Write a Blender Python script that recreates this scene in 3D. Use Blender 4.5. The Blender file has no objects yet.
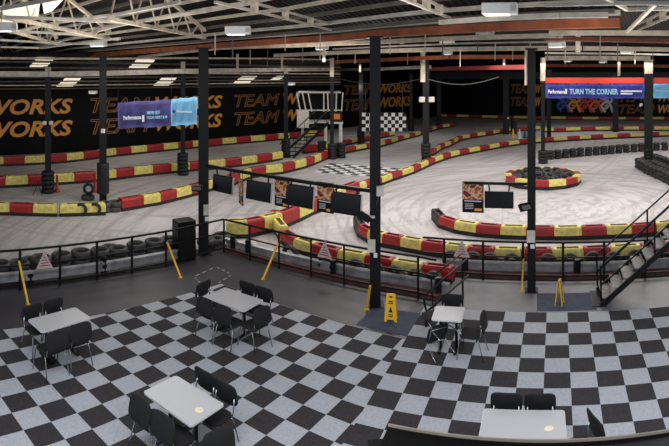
import bpy, bmesh, math, random
from mathutils import Vector, Matrix
random.seed(7)
PI = math.pi
F, YH, XC, H = 525.0, 76.0, 334.5, 5.75      # calibrated from the carpet tiles (0.5 m): focal px, horizon, centre, eye height
C = bpy.context.scene.collection

# ---------------------------------------------------------------- measuring helpers
def th(px): return (px - XC) / F
def at(px, r, z=0.0): return Vector((r*math.sin(th(px)), r*math.cos(th(px)), z))
def G(px, py, z=0.0):                         # point at height z that is seen in that direction
    r = (H - z)*F/(py - YH)
    return at(px, r, z)
def zat(py, r): return H - (py - YH)/F*r
def on_line(px, A, B):                        # where a vertical plane at that azimuth meets the plan line AB
    t = math.tan(th(px)); dx, dy = B.x-A.x, B.y-A.y
    s = (t*A.y - A.x)/(dx - t*dy)
    return Vector((A.x+dx*s, A.y+dy*s, 0))

# ---------------------------------------------------------------- materials
MATS = {}
def mat(name, rgb, rough=0.6, metal=0.0, var=0.0, vs=4.0, emit=None, es=1.0, bump=0.0, bs=40.0, spec=None):
    m = bpy.data.materials.new(name); m.use_nodes = True
    nt = m.node_tree; b = nt.nodes['Principled BSDF']
    b.inputs['Base Color'].default_value = (*rgb, 1); b.inputs['Roughness'].default_value = rough
    b.inputs['Metallic'].default_value = metal
    if spec is not None: b.inputs['Specular IOR Level'].default_value = spec
    tc = nt.nodes.new('ShaderNodeTexCoord')
    if var:
        n = nt.nodes.new('ShaderNodeTexNoise'); n.inputs['Scale'].default_value = vs; n.inputs['Detail'].default_value = 5
        nt.links.new(tc.outputs['Object'], n.inputs['Vector'])
        r = nt.nodes.new('ShaderNodeMapRange'); r.inputs['From Min'].default_value = .3; r.inputs['From Max'].default_value = .7
        r.inputs['To Min'].default_value = 1-var; r.inputs['To Max'].default_value = 1+var*.6
        nt.links.new(n.outputs['Fac'], r.inputs['Value'])
        x = nt.nodes.new('ShaderNodeMix'); x.data_type = 'RGBA'; x.blend_type = 'MULTIPLY'; x.inputs['Factor'].default_value = 1
        x.inputs['A'].default_value = (*rgb, 1); nt.links.new(r.outputs['Result'], x.inputs['B'])
        nt.links.new(x.outputs['Result'], b.inputs['Base Color'])
    if bump:
        n = nt.nodes.new('ShaderNodeTexNoise'); n.inputs['Scale'].default_value = bs
        nt.links.new(tc.outputs['Object'], n.inputs['Vector'])
        u = nt.nodes.new('ShaderNodeBump'); u.inputs['Strength'].default_value = bump; u.inputs['Distance'].default_value = .01
        nt.links.new(n.outputs['Fac'], u.inputs['Height']); nt.links.new(u.outputs['Normal'], b.inputs['Normal'])
    if emit:
        b.inputs['Emission Color'].default_value = (*emit, 1); b.inputs['Emission Strength'].default_value = es
    MATS[name] = m
    return m
def S(r, g, b):                                # sRGB 0-255 to linear
    f = lambda c: (c/255/12.92) if c/255 <= .04045 else ((c/255+.055)/1.055)**2.4
    return (f(r), f(g), f(b))

M = dict(
 black=mat('black_metal', S(15,15,17), .5, 0, .2, 6, spec=.3), rail=mat('black_rail', S(13,13,15), .5, 0, spec=.3),
 rubber=mat('tyre_rubber', S(33,32,34), .6, 0, .35, 9, bump=.4, bs=60),
 rubber2=mat('tyre_rubber_worn', S(66,65,67), .6, 0, .35, 9, bump=.4, bs=60),
 rubber3=mat('tyre_rubber_dark', S(20,20,22), .55, 0, .3, 9),
 base=mat('black_skirt', S(30,29,31), .7, 0, .4, 12),
 red=mat('red_plastic', S(168,32,36), .42, 0, .3, 5), yellow=mat('yellow_plastic', S(230,214,118), .42, 0, .28, 5),
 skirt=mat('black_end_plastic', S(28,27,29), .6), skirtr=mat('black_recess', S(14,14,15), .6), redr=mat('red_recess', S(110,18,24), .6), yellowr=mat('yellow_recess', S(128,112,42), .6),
 cream=mat('cream_steel', S(214,200,178), .6, 0, .3, 3), rust=mat('red_oxide_steel', S(158,84,50), .6, 0, .35, 3),
 grey=mat('grey_steel', S(206,198,186), .55, 0, .3, 3), dark=mat('dark_steel', S(24,21,20), .8, 0, .4, 3),
 crimson=mat('crimson_steel', S(150,50,50), .6), redbeam=mat('red_beam', S(226,66,52), .5),
 galv=mat('galvanised_steel', S(158,158,160), .35, .25, .4, 3),
 white=mat('white_paint', S(228,224,216), .5, 0, .12, 5), silver=mat('silver', S(200,200,205), .3, .8),
 chrome=mat('chrome_tube', S(170,170,176), .25, .9), seat=mat('black_fabric', S(26,25,28), .85, 0, .25, 30),
 screen=mat('screen_glass', S(14,14,17), .12), tvb=mat('black_plastic', S(12,12,14), .4, spec=.3),
 ylw=mat('yellow_paint', S(236,184,44), .5, 0, .15, 6), sign=mat('yellow_sign', S(246,190,28), .45),
 pink=mat('faded_sign', S(206,178,178), .6, 0, .2, 9), wht=mat('sign_white', S(225,225,225), .5),
 wallb=mat('black_sheeting', S(11,11,13), .6, 0, .5, .6, bump=.5, bs=1.3, spec=.15), slate=mat('slate_cladding', S(52,54,62), .6),
 ltr=mat('orange_lettering', S(250,172,70), .5), outl=mat('dull_gold_outline', S(200,140,84), .5),
 purple=mat('purple_banner', S(96,90,154), .6, 0, .45, 2.5), cyan=mat('light_blue_banner', S(140,198,232), .6, 0, .12, 2.5),
 blue=mat('blue_banner', S(72,82,176), .6, 0, .35, 2.5), txtw=mat('white_lettering', S(235,235,245), .5), txtc=mat('pale_blue_lettering', S(160,210,240), .5),
 lamp=mat('lamp_housing', S(244,246,244), .5), glow=mat('lamp_diffuser', (1,1,1), .5, emit=(1,.97,.92), es=1.6),
 sky=mat('daylit_skylight', (1,.95,.85), .5, emit=(1,.90,.70), es=.75),
 dpur=mat('weathered_purlin', S(104,96,88), .7, 0, .3, 3),
 kerb=mat('faded_red_kerb', S(104,62,60), .7, 0, .45, 2), matm=mat('blue_grey_mat', S(70,77,96), .9, 0, .2, 5),
 edge=mat('white_edge', S(222,222,224), .4), disc=mat('cream_disc', S(240,226,196), .6, 0, .12, 14),
 carpd=mat('dark_carpet_tile', S(50,47,52), .95, 0, .35, 26), carpl=mat('light_carpet_tile', S(176,179,188), .95, 0, .14, 26),
 seatgrey=mat('grey_tread', S(140,136,134), .6, 0, .3, 8), orange=mat('orange_panel', S(240,130,30), .5),
 lblue=mat('logo_blue', S(40,84,180), .5), lgold=mat('logo_gold', S(232,164,50), .5), lred=mat('logo_red', S(214,58,38), .5),
 lor=mat('logo_orange', S(232,104,40), .5), lwh=mat('logo_white', S(215,215,225), .5), cable=mat('pale_cable', S(84,82,78), .6),
 green=mat('green_exit_light', S(60,150,100), .5, emit=(.5,1,.8), es=1.2), teal=mat('teal_cone', S(40,90,110), .6),
)
# tabletop: grey with a fine woven speckle
def table_mat():
    m = mat('speckled_laminate', S(176,176,180), .28); nt = m.node_tree; b = nt.nodes['Principled BSDF']
    tc = nt.nodes.new('ShaderNodeTexCoord'); ck = nt.nodes.new('ShaderNodeTexChecker'); ck.inputs['Scale'].default_value = 110
    ck.inputs['Color1'].default_value = (*S(198,198,202), 1); ck.inputs['Color2'].default_value = (*S(172,172,177), 1)
    nt.links.new(tc.outputs['Object'], ck.inputs['Vector']); nt.links.new(ck.outputs['Color'], b.inputs['Base Color']); return m
M['top'] = table_mat()
# track: pale dusty concrete with swirling tyre marks
def track_mat():
    m = mat('dusty_track_concrete', S(190,184,184), .62); nt = m.node_tree; b = nt.nodes['Principled BSDF']; N = nt.nodes; Lk = nt.links
    tc = N.new('ShaderNodeTexCoord')
    big = N.new('ShaderNodeTexNoise'); big.inputs['Scale'].default_value = .12; big.inputs['Detail'].default_value = 6
    fine = N.new('ShaderNodeTexNoise'); fine.inputs['Scale'].default_value = 2.2; fine.inputs['Detail'].default_value = 6
    for n in (big, fine): Lk.new(tc.outputs['Object'], n.inputs['Vector'])
    def mul(p, q):
        n = N.new('ShaderNodeMath'); n.operation = 'MULTIPLY'; Lk.new(p, n.inputs[0]); Lk.new(q, n.inputs[1]); return n.outputs[0]
    def arcs(cx, cy, dens, ang):             # long marks that follow circles round a bend: noise in polar coordinates
        mp = N.new('ShaderNodeMapping'); mp.inputs['Location'].default_value = (-cx, -cy, 0); Lk.new(tc.outputs['Object'], mp.inputs['Vector'])
        ln = N.new('ShaderNodeVectorMath'); ln.operation = 'LENGTH'; Lk.new(mp.outputs['Vector'], ln.inputs[0])
        sp = N.new('ShaderNodeSeparateXYZ'); Lk.new(mp.outputs['Vector'], sp.inputs[0])
        an = N.new('ShaderNodeMath'); an.operation = 'ARCTAN2'; Lk.new(sp.outputs['X'], an.inputs[0]); Lk.new(sp.outputs['Y'], an.inputs[1])
        cb = N.new('ShaderNodeCombineXYZ'); a1 = N.new('ShaderNodeMath'); a1.operation = 'MULTIPLY'; a1.inputs[1].default_value = dens; Lk.new(ln.outputs['Value'], a1.inputs[0])
        a2 = N.new('ShaderNodeMath'); a2.operation = 'MULTIPLY'; a2.inputs[1].default_value = ang; Lk.new(an.outputs[0], a2.inputs[0])
        Lk.new(a1.outputs[0], cb.inputs[0]); Lk.new(a2.outputs[0], cb.inputs[1])
        n = N.new('ShaderNodeTexNoise'); n.inputs['Scale'].default_value = 1; n.inputs['Detail'].default_value = 5; n.inputs['Roughness'].default_value = .6; n.inputs['Distortion'].default_value = .25
        Lk.new(cb.outputs[0], n.inputs['Vector']); return n.outputs['Fac']
    def smooth(v, lo, hi, f0, f1):
        r = N.new('ShaderNodeMapRange'); r.inputs['From Min'].default_value = f0; r.inputs['From Max'].default_value = f1
        r.inputs['To Min'].default_value = lo; r.inputs['To Max'].default_value = hi; Lk.new(v, r.inputs['Value']); return r.outputs['Result']
    c1 = at(545, 23)
    a = smooth(arcs(c1.x, c1.y, 2.6, 2.2), 0, 1, .36, .52); d = smooth(arcs(-14, 60, 2.0, 5), .2, 1, .34, .5); e = smooth(arcs(c1.x+3, c1.y-2.5, 4.2, 3), .3, 1, .38, .46)
    k = mul(mul(a, d), e)
    def rng(v, lo, hi, f0=0, f1=1):
        r = N.new('ShaderNodeMapRange'); r.inputs['From Min'].default_value = f0; r.inputs['From Max'].default_value = f1
        r.inputs['To Min'].default_value = lo; r.inputs['To Max'].default_value = hi; Lk.new(v, r.inputs['Value']); return r.outputs['Result']
    v = mul(mul(rng(k, .68, 1.05), rng(big.outputs['Fac'], .86, 1.08, .3, .7)), rng(fine.outputs['Fac'], .96, 1.03, .3, .7))
    x = N.new('ShaderNodeMix'); x.data_type = 'RGBA'; x.blend_type = 'MULTIPLY'; x.inputs['Factor'].default_value = 1
    x.inputs['A'].default_value = (*S(188,184,186), 1); Lk.new(v, x.inputs['B']); Lk.new(x.outputs['Result'], b.inputs['Base Color'])
    return m
M['track'] = track_mat()
def screed(name, rgb):
    m = mat(name, rgb, .42, 0, .28, .9, bump=.15, bs=20); return m
M['plinth'] = screed('dark_plinth', S(44,42,44)); M['floor_d'] = screed('dark_screed', S(62,61,66)); M['floor_l'] = screed('reflection_paled_screed', S(120,120,125))  # viewing floor in two tones: the paler has reflected light in its colour
# corrugated roof sheet: ribs run across the purlins
def roof_mat():
    m = mat('dark_corrugated_sheet', S(40,35,33), .7); nt = m.node_tree; b = nt.nodes['Principled BSDF']; N = nt.nodes
    tc = N.new('ShaderNodeTexCoord'); mp = N.new('ShaderNodeMapping'); mp.inputs['Rotation'].default_value = (0, 0, .6)
    w = N.new('ShaderNodeTexWave'); w.inputs['Scale'].default_value = 1.6; w.inputs['Distortion'].default_value = .4
    r = N.new('ShaderNodeValToRGB'); r.color_ramp.elements[0].color = (*S(14,12,11), 1); r.color_ramp.elements[0].position = .72
    r.color_ramp.elements[1].color = (*S(74,62,52), 1)
    nt.links.new(tc.outputs['Object'], mp.inputs['Vector']); nt.links.new(mp.outputs['Vector'], w.inputs['Vector'])
    nt.links.new(w.outputs['Fac'], r.inputs['Fac']); nt.links.new(r.outputs['Color'], b.inputs['Base Color'])
    u = N.new('ShaderNodeBump'); u.inputs['Distance'].default_value = .04; nt.links.new(w.outputs['Fac'], u.inputs['Height']); nt.links.new(u.outputs['Normal'], b.inputs['Normal'])
    return m
M['roof'] = roof_mat()
def food_mat(name, sc):
    m = mat(name, (.5,.2,.05), .35); nt = m.node_tree; b = nt.nodes['Principled BSDF']; N = nt.nodes
    tc = N.new('ShaderNodeTexCoord'); n = N.new('ShaderNodeTexNoise'); n.inputs['Scale'].default_value = sc; n.inputs['Detail'].default_value = 1.5
    r = N.new('ShaderNodeValToRGB'); cr = r.color_ramp; cr.elements[0].position = .33; cr.elements[0].color = (*S(40,26,20), 1)
    cr.elements[1].position = .68; cr.elements[1].color = (*S(244,214,140), 1)
    for p, c in ((.42, S(150,40,26)), (.48, S(228,196,160)), (.54, S(196,110,40)), (.6, S(120,70,36))):
        e = cr.elements.new(p); e.color = (*c, 1)
    nt.links.new(tc.outputs['Object'], n.inputs['Vector']); nt.links.new(n.outputs['Fac'], r.inputs['Fac']); nt.links.new(r.outputs['Color'], b.inputs['Base Color']); return m
M['food'] = food_mat('food_photograph', 5)

# ---------------------------------------------------------------- mesh building
class MB:
    def __init__(self): self.bm = bmesh.new()
    def box(self, c, s, R=None, bev=0, mi=0):
        g = bmesh.ops.create_cube(self.bm, size=1); vs = g['verts']
        bmesh.ops.scale(self.bm, vec=s, verts=vs)
        fs = {f for v in vs for f in v.link_faces}
        for f in fs: f.material_index = mi
        if bev:
            es = list({e for v in vs for e in v.link_edges})
            r = bmesh.ops.bevel(self.bm, geom=es, offset=bev, segments=2, affect='EDGES', profile=.5)
            vs = list({v for f in r['faces'] for v in f.verts} | {v for v in vs if v.is_valid})
            for f in {f for v in vs for f in v.link_faces}: f.material_index = mi
        if R is not None: bmesh.ops.transform(self.bm, matrix=R, verts=vs)
        bmesh.ops.translate(self.bm, vec=c, verts=vs); return self
    def bar(self, a, b, w=.05, h=None, mi=0, up=None):     # square bar between two points
        a, b = Vector(a), Vector(b); d = b-a; h = h or w
        z = d.normalized(); up = Vector((0,0,1)) if abs(z.z) < .98 else Vector((0,1,0))
        x = z.cross(up).normalized(); y = z.cross(x).normalized()
        R = Matrix((x, y, z)).transposed().to_4x4()
        return self.box((a+b)/2, (w, h, d.length), R, mi=mi)
    def tube(self, pts, r, n=8, mi=0, cyc=False):
        pts = [Vector(p) for p in pts]; rings = []; N = len(pts)
        for i, p in enumerate(pts):
            if cyc: t = pts[(i+1) % N]-pts[i-1]
            else: t = pts[min(i+1, N-1)]-pts[max(i-1, 0)]
            t.normalize(); up = Vector((0,0,1)) if abs(t.z) < .95 else Vector((1,0,0))
            x = t.cross(up).normalized(); y = x.cross(t).normalized()
            rr = r[i] if isinstance(r, (list, tuple)) else r
            rings.append([self.bm.verts.new(p + x*rr*math.cos(2*PI*k/n) + y*rr*math.sin(2*PI*k/n)) for k in range(n)])
        seg = N if cyc else N-1
        for i in range(seg):
            A, B = rings[i], rings[(i+1) % N]
            for k in range(n):
                f = self.bm.faces.new((A[k], A[(k+1) % n], B[(k+1) % n], B[k])); f.smooth = True; f.material_index = mi
        if not cyc:
            for q in (rings[0][::-1], rings[-1]): f = self.bm.faces.new(q); f.material_index = mi
        return self
    def lathe(self, prof, c=(0,0,0), n=24, mi=0, closed=True, axis='Z'):
        c = Vector(c); rings = []
        for k in range(n):
            a = 2*PI*k/n
            if axis == 'Z': rings.append([self.bm.verts.new(c+Vector((r*math.cos(a), r*math.sin(a), z))) for r, z in prof])
            else: rings.append([self.bm.verts.new(c+Vector((r*math.cos(a), z, r*math.sin(a)))) for r, z in prof])
        m = len(prof)
        for k in range(n):
            A, B = rings[k], rings[(k+1) % n]
            for i in range(m if closed else m-1):
                f = self.bm.faces.new((A[i], B[i], B[(i+1) % m], A[(i+1) % m])); f.smooth = True; f.material_index = mi
        return self
    def prism(self, poly, z0, z1, mi=0, mt=None):
        b = [self.bm.verts.new((p[0], p[1], z0)) for p in poly]; t = [self.bm.verts.new((p[0], p[1], z1)) for p in poly]
        f = self.bm.faces.new(t); f.material_index = mi
        f = self.bm.faces.new(b[::-1]); f.material_index = mi
        n = len(poly)
        for i in range(n):
            f = self.bm.faces.new((b[i], b[(i+1) % n], t[(i+1) % n], t[i])); f.material_index = mi
        return self
    def plate(self, pts, th_=.03, mi=0):                  # any planar outline given thickness along its normal
        pts = [Vector(p) for p in pts]; n = (pts[1]-pts[0]).cross(pts[2]-pts[0]).normalized()*th_
        a = [self.bm.verts.new(p) for p in pts]; b = [self.bm.verts.new(p-n) for p in pts]
        for q in (a, b[::-1]): f = self.bm.faces.new(q); f.material_index = mi
        for i in range(len(pts)):
            j = (i+1) % len(pts); f = self.bm.faces.new((a[j], a[i], b[i], b[j])); f.material_index = mi
        return self
    def mesh(self, name, mats):
        bmesh.ops.recalc_face_normals(self.bm, faces=self.bm.faces)
        me = bpy.data.meshes.new(name); self.bm.to_mesh(me); self.bm.free()
        for m in (mats if isinstance(mats, (list, tuple)) else [mats]): me.materials.append(m)
        return me
    def build(self, name, mats, parent=None, loc=None):
        return link(name, self.mesh(name, mats), parent, loc)
def link(name, data, parent=None, loc=None, rz=0, rot=None):
    o = bpy.data.objects.new(name, data); C.objects.link(o)
    if parent: o.parent = parent
    if loc is not None: o.location = loc
    o.rotation_euler = rot if rot else (0, 0, rz)
    return o
def tag(o, label, cat, group=None, kind=None):
    if label: o['label'] = label
    if cat: o['category'] = cat
    if group: o['group'] = group
    if kind: o['kind'] = kind
    return o
def thing(name, label, cat, loc=(0,0,0), rz=0, group=None, rot=None):
    return tag(link(name, None, None, loc, rz, rot), label, cat, group)
def struct(o): o['kind'] = 'structure'; return o
def copy_tree(o, parent=None):
    c = o.copy(); C.objects.link(c)
    if parent: c.parent = parent
    for ch in list(o.children): copy_tree(ch, c)
    return c
U = ['', 'first','second','third','fourth','fifth','sixth','seventh','eighth','ninth','tenth','eleventh','twelfth','thirteenth','fourteenth','fifteenth','sixteenth','seventeenth','eighteenth','nineteenth','twentieth']
TENS = {2:'twenty',3:'thirty',4:'forty',5:'fifty'}; TENTH = {3:'thirtieth',4:'fortieth',5:'fiftieth'}
def nth(n):
    if n <= 20: return U[n]
    t, u = divmod(n, 10)
    return TENTH[t] if u == 0 else TENS[t]+'-'+U[u]

# ---------------------------------------------------------------- camera (cylindrical panorama, as the photograph)
cam = bpy.data.cameras.new('camera'); cam.type = 'PANO'; cam.panorama_type = 'CENTRAL_CYLINDRICAL'
cam.central_cylindrical_range_u_min = -XC/F; cam.central_cylindrical_range_u_max = XC/F
cam.central_cylindrical_range_v_min = -(446-YH)/F; cam.central_cylindrical_range_v_max = YH/F
cam.central_cylindrical_radius = 1.0; cam.clip_start = .05; cam.clip_end = 300
co = link('camera', cam, None, (0, 0, H), 0, (PI/2, 0, 0)); bpy.context.scene.camera = co

# ---------------------------------------------------------------- the setting
CW = Vector((13.4, 72.7, 0)); W0 = Vector((-22.6, 30.5, 0)); dW = (CW-W0).normalized()
WL = W0 - dW*26; BR = Vector((42, 54.5, 0)); dB = (BR-CW).normalized(); WR = CW + dB*62
HC = 9.0
b = MB(); b.prism([(-60,-12),(60,-12),(75,20),(75,90),(-60,90)], -.3, 0); struct(b.build('floor', M['track']))
b = MB(); b.prism([WL.xy, CW.xy, (CW-Vector((.3,-.3,0))).xy, (WL-Vector((.3,-.3,0))).xy], 0, HC); struct(b.build('wall_left', M['wallb']))
b = MB(); b.prism([CW.xy, WR.xy, (WR+Vector((.2,.4,0))).xy, (CW+Vector((.2,.4,0))).xy], 0, HC); struct(b.build('wall_back', M['wallb']))
# pale cladding strip at the top of the back wall
b = MB(); nB = Vector((-.2,-.4,0)).normalized()*.12; p0, p1 = CW+nB, WR+nB
b.plate([p0+Vector((0,0,5.35)), p1+Vector((0,0,5.35)), p1+Vector((0,0,6.25)), p0+Vector((0,0,6.25))], .1); struct(b.build('trim_1', M['slate']))
# flat outer roof deck
b = MB(); b.prism([(-60,-2),(70,-2),(75,90),(-60,90)], HC, HC+.2); struct(b.build('ceiling', M['roof']))
b = MB(); b.prism([(74,-2),(75,-2),(75,90),(74,90)], 0, HC); struct(b.build('wall_right', M['wallb']))

# viewing area screed
fenceL = [G(-150,330), G(0,293), G(97,281), G(167,268), G(224,253)]
FK = G(224,253); FL1 = G(418,299); 
rdir = Vector((.913,-.408,0)); RF0 = G(483,280); RFA = RF0 - rdir*1.75; RFB = RF0 + rdir*9
poly = [p.xy for p in fenceL] + [FL1.xy, (FL1 + (FL1-FK).normalized()*.5).xy]
mid = G(440, 290)
b = MB(); b.prism([(-9,-3)] + [(-13,6)] + poly + [G(440,318).xy, G(383,424).xy, (0.4, 4)], .0, .012); struct(b.build('floor', M['floor_d']))
b = MB(); b.prism([(0.4,4), G(383,424).xy, G(440,318).xy, (FL1 + (FL1-FK).normalized()*.5).xy, RFA.xy, RFB.xy, (12,-3), (0.4,-3)], 0, .012); struct(b.build('floor', M['floor_l']))  # right part, paled in colour to stand for a reflection

# dark plinth strip outside the fences, under the guard rails
for P in (fenceL, [FK, FL1, (FL1 + (FL1-FK).normalized()*.5)], [RFA+rdir*.5, RFB]):
    b = MB(); Q = [p*(1+.95/p.length) for p in P]
    b.prism([p.xy for p in P]+[p.xy for p in Q[::-1]], .0, .010); struct(b.build('floor', M['plinth']))
# carpet tiles: two areas laid at different angles, meeting at a ragged seam
def clip(poly, A, B, keep_left=True):
    out = []; n = len(poly)
    f = lambda p: ((B.x-A.x)*(p.y-A.y)-(B.y-A.y)*(p.x-A.x))*(1 if keep_left else -1)
    for i in range(n):
        p, q = poly[i], poly[(i+1) % n]; a, c = f(p), f(q)
        if a >= 0: out.append(p)
        if a*c < 0: out.append(p+(q-p)*(a/(a-c)))
    return out
def carpet(o, di, dj, ir, jr, clips, name, zt):
    bm = MB()
    for i in range(*ir):
        for j in range(*jr):
            p = [o+di*a+dj*c for a, c in ((i,j),(i+1,j),(i+1,j+1),(i,j+1))]
            for A, B in clips:
                if len(p) < 3: break
                p = clip(p, A, B)
            if len(p) < 3: continue
            try: bm.prism([q.xy for q in p], .01, zt, mi=0 if (i+j) % 2 else 1)
            except ValueError: pass
    return bm.build(name, [M['carpd'], M['carpl']])
V = lambda x, y: Vector((x, y, 0))
s0, s1 = G(428,342), G(383,424)
struct(carpet(V(-.4016,-.2058), V(.2705,.4144), V(-.4066,.2461), (-6,32), (-4,44),
    [(G(223,284), G(0,331)), (G(347,325.2), G(278.6,304.6)), (s1, s0)], 'floor', .020))
# right area: whole tiles along its far edge, jagged towards the seam
def carpet_right():
    bm = MB(); o, di, dj = V(.5704,1.831), V(.459,-.2001), V(.2109,.4694)
    side = lambda p: (s1.x-s0.x)*(p.y-s0.y)-(s1.y-s0.y)*(p.x-s0.x)
    for i in range(-9, 16):
        for j in range(2, 21):
            P = [o+di*a+dj*c for a, c in ((i,j),(i+1,j),(i+1,j+1),(i,j+1))]
            cen = sum(P, V(0,0))/4
            if side(cen) < -.9: continue
            bm.prism([q.xy for q in P], .011, .023, mi=0 if (i+j) % 2 else 1)
    return bm.build('floor', [M['carpd'], M['carpl']])
struct(carpet_right())

# entrance mats
def mat_on(label, q):
    b = MB(); b.prism([G(*p).xy for p in q], .012, .02); tag(b.build('floor_mat', M['matm']), label, 'floor mat')
mat_on('blue-grey floor mat under the yellow sign at the foot of the tall black column', [(356,325),(374,308),(434,315),(430,330),(407,337)][0:5])
mat_on('blue-grey floor mat in front of the right fence, left of the steel stairs', [(537,311.5),(537,294),(593,293),(597,310.5)])

# start line chequers painted on the track
A_, B_, C_, D_ = G(314,172), G(330,163.3), G(400,168.5), G(380,177)
b = MB(); nu, nv = 9, 6
for i in range(nu):
    for j in range(nv):
        pt = lambda u, v: (A_*(1-u)+D_*u)*(1-v)+(B_*(1-u)+C_*u)*v
        q = [pt(i/nu,j/nv), pt((i+1)/nu,j/nv), pt((i+1)/nu,(j+1)/nv), pt(i/nu,(j+1)/nv)]
        b.prism([p.xy for p in q], .001, .006, mi=(i+j) % 2)
tag(b.build('start_line', [M['wht'], M['tvb']]), 'black and white chequered start line painted across the track', 'start line')

# ---------------------------------------------------------------- tyres
def tyre_mesh(name, R=.27, r=.145, w=.2, m='rubber', n=24, axis='Z'):
    h = w/2; prof = [(r,-h*.55),(r+.02,-h*.9),(r+.05,-h),(R-.05,-h),(R-.012,-h*.72),(R,-h*.3),(R,h*.3),(R-.012,h*.72),(R-.05,h),(r+.05,h),(r+.02,h*.9),(r,h*.55)]
    return MB().lathe(prof, n=n, axis=axis).mesh(name, M[m])
TY = tyre_mesh('tyre', n=28); TYW = tyre_mesh('tyre', m='rubber2', n=28); TYS = tyre_mesh('tyre', n=28, axis='Y')
TYL = tyre_mesh('tyre', R=.315, r=.195, w=.215, m='rubber2', n=28); TYB = tyre_mesh('tyre', R=.33, r=.2, w=.21, m='rubber3', n=20)
def tyre(p, label, group, me=TY, z=.1, rz=0, rot=None):
    return tag(link('tyre', me, None, (p.x, p.y, z), rz, rot), label, 'tyre', group)
def stack(p, n, where, me=TYB, w=.215):
    for k in range(n):
        pos = 'lowest' if k == 0 else ('topmost' if k == n-1 else nth(k+1)+' up')
        tyre(p+Vector((random.uniform(-.02,.02), random.uniform(-.02,.02), 0)), f'black tyre, {pos} in stack {where}', 'tyres stacked around the columns', me, .11+k*w)

# ---------------------------------------------------------------- plastic barrier blocks
def block(p0, p1, col, label, group, h=.45, d=.36, slot=True):
    p0, p1 = p0.copy(), p1.copy(); p0.z = p1.z = 0
    t = p1-p0; Ln = t.length; t.normalize(); n = Vector((-t.y, t.x, 0))
    mid = (p0+p1)/2
    if n.dot(mid) < 0: n = -n                     # away from the viewer
    X = Vector((t.x, t.y, 0)); ang = math.atan2(t.y, t.x); sgn = 1 if Vector((-t.y, t.x, 0)).dot(n) > 0 else -1
    c = mid + n*d/2
    root = thing('barrier_block', label, 'track barrier', (c.x, c.y, 0), ang, group)
    L = Ln-.015; hb = .15
    bm = MB().bm; m = MB(); m.bm.free(); m.bm = bm
    def ring(l, w, z): return [bm.verts.new((x*l/2, y*w/2, z)) for x, y in ((-1,-1),(1,-1),(1,1),(-1,1))]
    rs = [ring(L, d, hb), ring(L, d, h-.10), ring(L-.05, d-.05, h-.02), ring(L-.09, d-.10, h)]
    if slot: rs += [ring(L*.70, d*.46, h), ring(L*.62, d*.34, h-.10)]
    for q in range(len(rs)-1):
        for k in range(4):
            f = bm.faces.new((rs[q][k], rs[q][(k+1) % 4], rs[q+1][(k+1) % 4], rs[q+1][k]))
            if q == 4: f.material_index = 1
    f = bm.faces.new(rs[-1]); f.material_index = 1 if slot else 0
    bm.faces.new(rs[0][::-1])
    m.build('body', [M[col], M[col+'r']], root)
    MB().box((0,0,.075), (L, d-.015, .15)).build('base', M['base'], root)
    return root
def run(pts, first, where, group, pitch=None, h=.45, d=.36, slot=True, skip=()):
    P = [G(*p) if len(p) == 2 and not isinstance(p, Vector) else p for p in pts]
    if pitch:                                     # resample a smooth line at an even pitch
        L = [0]
        for a, c in zip(P, P[1:]): L.append(L[-1]+(c-a).length)
        n = max(1, round(L[-1]/pitch)); Q = []
        for k in range(n+1):
            s = L[-1]*k/n; i = max(0, min(len(P)-2, sum(1 for l in L if l <= s)-1)); u = (s-L[i])/(L[i+1]-L[i])
            a, c2 = P[i], P[i+1]; m0 = (P[min(i+1,len(P)-1)]-P[max(i-1,0)])/2; m1 = (P[min(i+2,len(P)-1)]-P[i])/2
            Q.append(a*(2*u**3-3*u*u+1)+m0*(u**3-2*u*u+u)+c2*(-2*u**3+3*u*u)+m1*(u**3-u*u))
        P = Q
    cols = ['red', 'yellow'] if first == 'r' else ['yellow', 'red']
    for k, (a, c) in enumerate(zip(P, P[1:])):
        if k in skip: continue
        col = cols[k % 2]
        block(a, c, col, f'{col} barrier block, {nth(k+1)} from left, {where}', group, h, d, slot)

gr = 'red and yellow barrier blocks along the '
run([(438,228),(454,233.5),(476,237),(500,239),(526,240),(554,240.5),(582,240),(607,239),(632,238),(657,236),(684,233),(712,229)], 'r', 'long curved row just beyond the right fence', gr+'curve beyond the right fence')
block(G(438,228), G(431,219.5), 'skirt', 'black rounded end block at the left tip of the row beyond the right fence', gr+'curve beyond the right fence')
run([(357,237),(367,243),(382,247.5),(400,251),(421,255),(443,258.5),(467,261.5),(494,263.5),(521,264.5),(552,264.5),(584,263.5),(611,262),(642,260),(672,257),(700,253)], 'r', 'curved row behind the right guard rail', gr+'guard rail on the right')
block(G(357,237), G(353,227), 'skirt', 'black rounded end block left of the tall centre column', gr+'guard rail on the right')
run([(279,243),(293,252),(311,258),(337,265),(364,270),(391,276),(421,281),(452,285)], 'r', 'row behind the guard rail left of the short handrail', gr+'guard rail in the middle')
run([(270,222),(271.5,230),(279,241)], 'r', 'short bend beside the corner of the fence', gr+'guard rail in the middle', h=.5)
run([(226,238.5),(248,238.5),(265,234.5),(283,229.5),(300,222),(314,215),(332,208),(346,200),(360,194)], 'y', 'row running away from the fence corner', gr+'middle of the track', h=.62, d=.4)
run([(352,194),(381,186),(394,181),(414,174),(437,163.5),(457,157),(482,152),(512,146.5),(537,143.5),(575,141),(613,139),(680,136)], 'y', 'long row sweeping from the start line to the right', gr+'middle of the track', pitch=1.25)
run([(434,156),(442,150),(451,146.5),(461.5,141),(476,138),(494,135),(512,132),(540,130.5)], 'r', 'inner curve in front of the two-stack column', gr+'far curve', pitch=1.3)
run([(545,132.5),(612,131),(690,131)], 'y', 'far straight row on the right', gr+'far straight', pitch=1.35)
run([(330,159),(345,154),(365,150),(382,147),(402,141),(420,136),(437,130),(455,127)], 'r', 'row beyond the start line', gr+'far curve', pitch=1.35)
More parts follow.
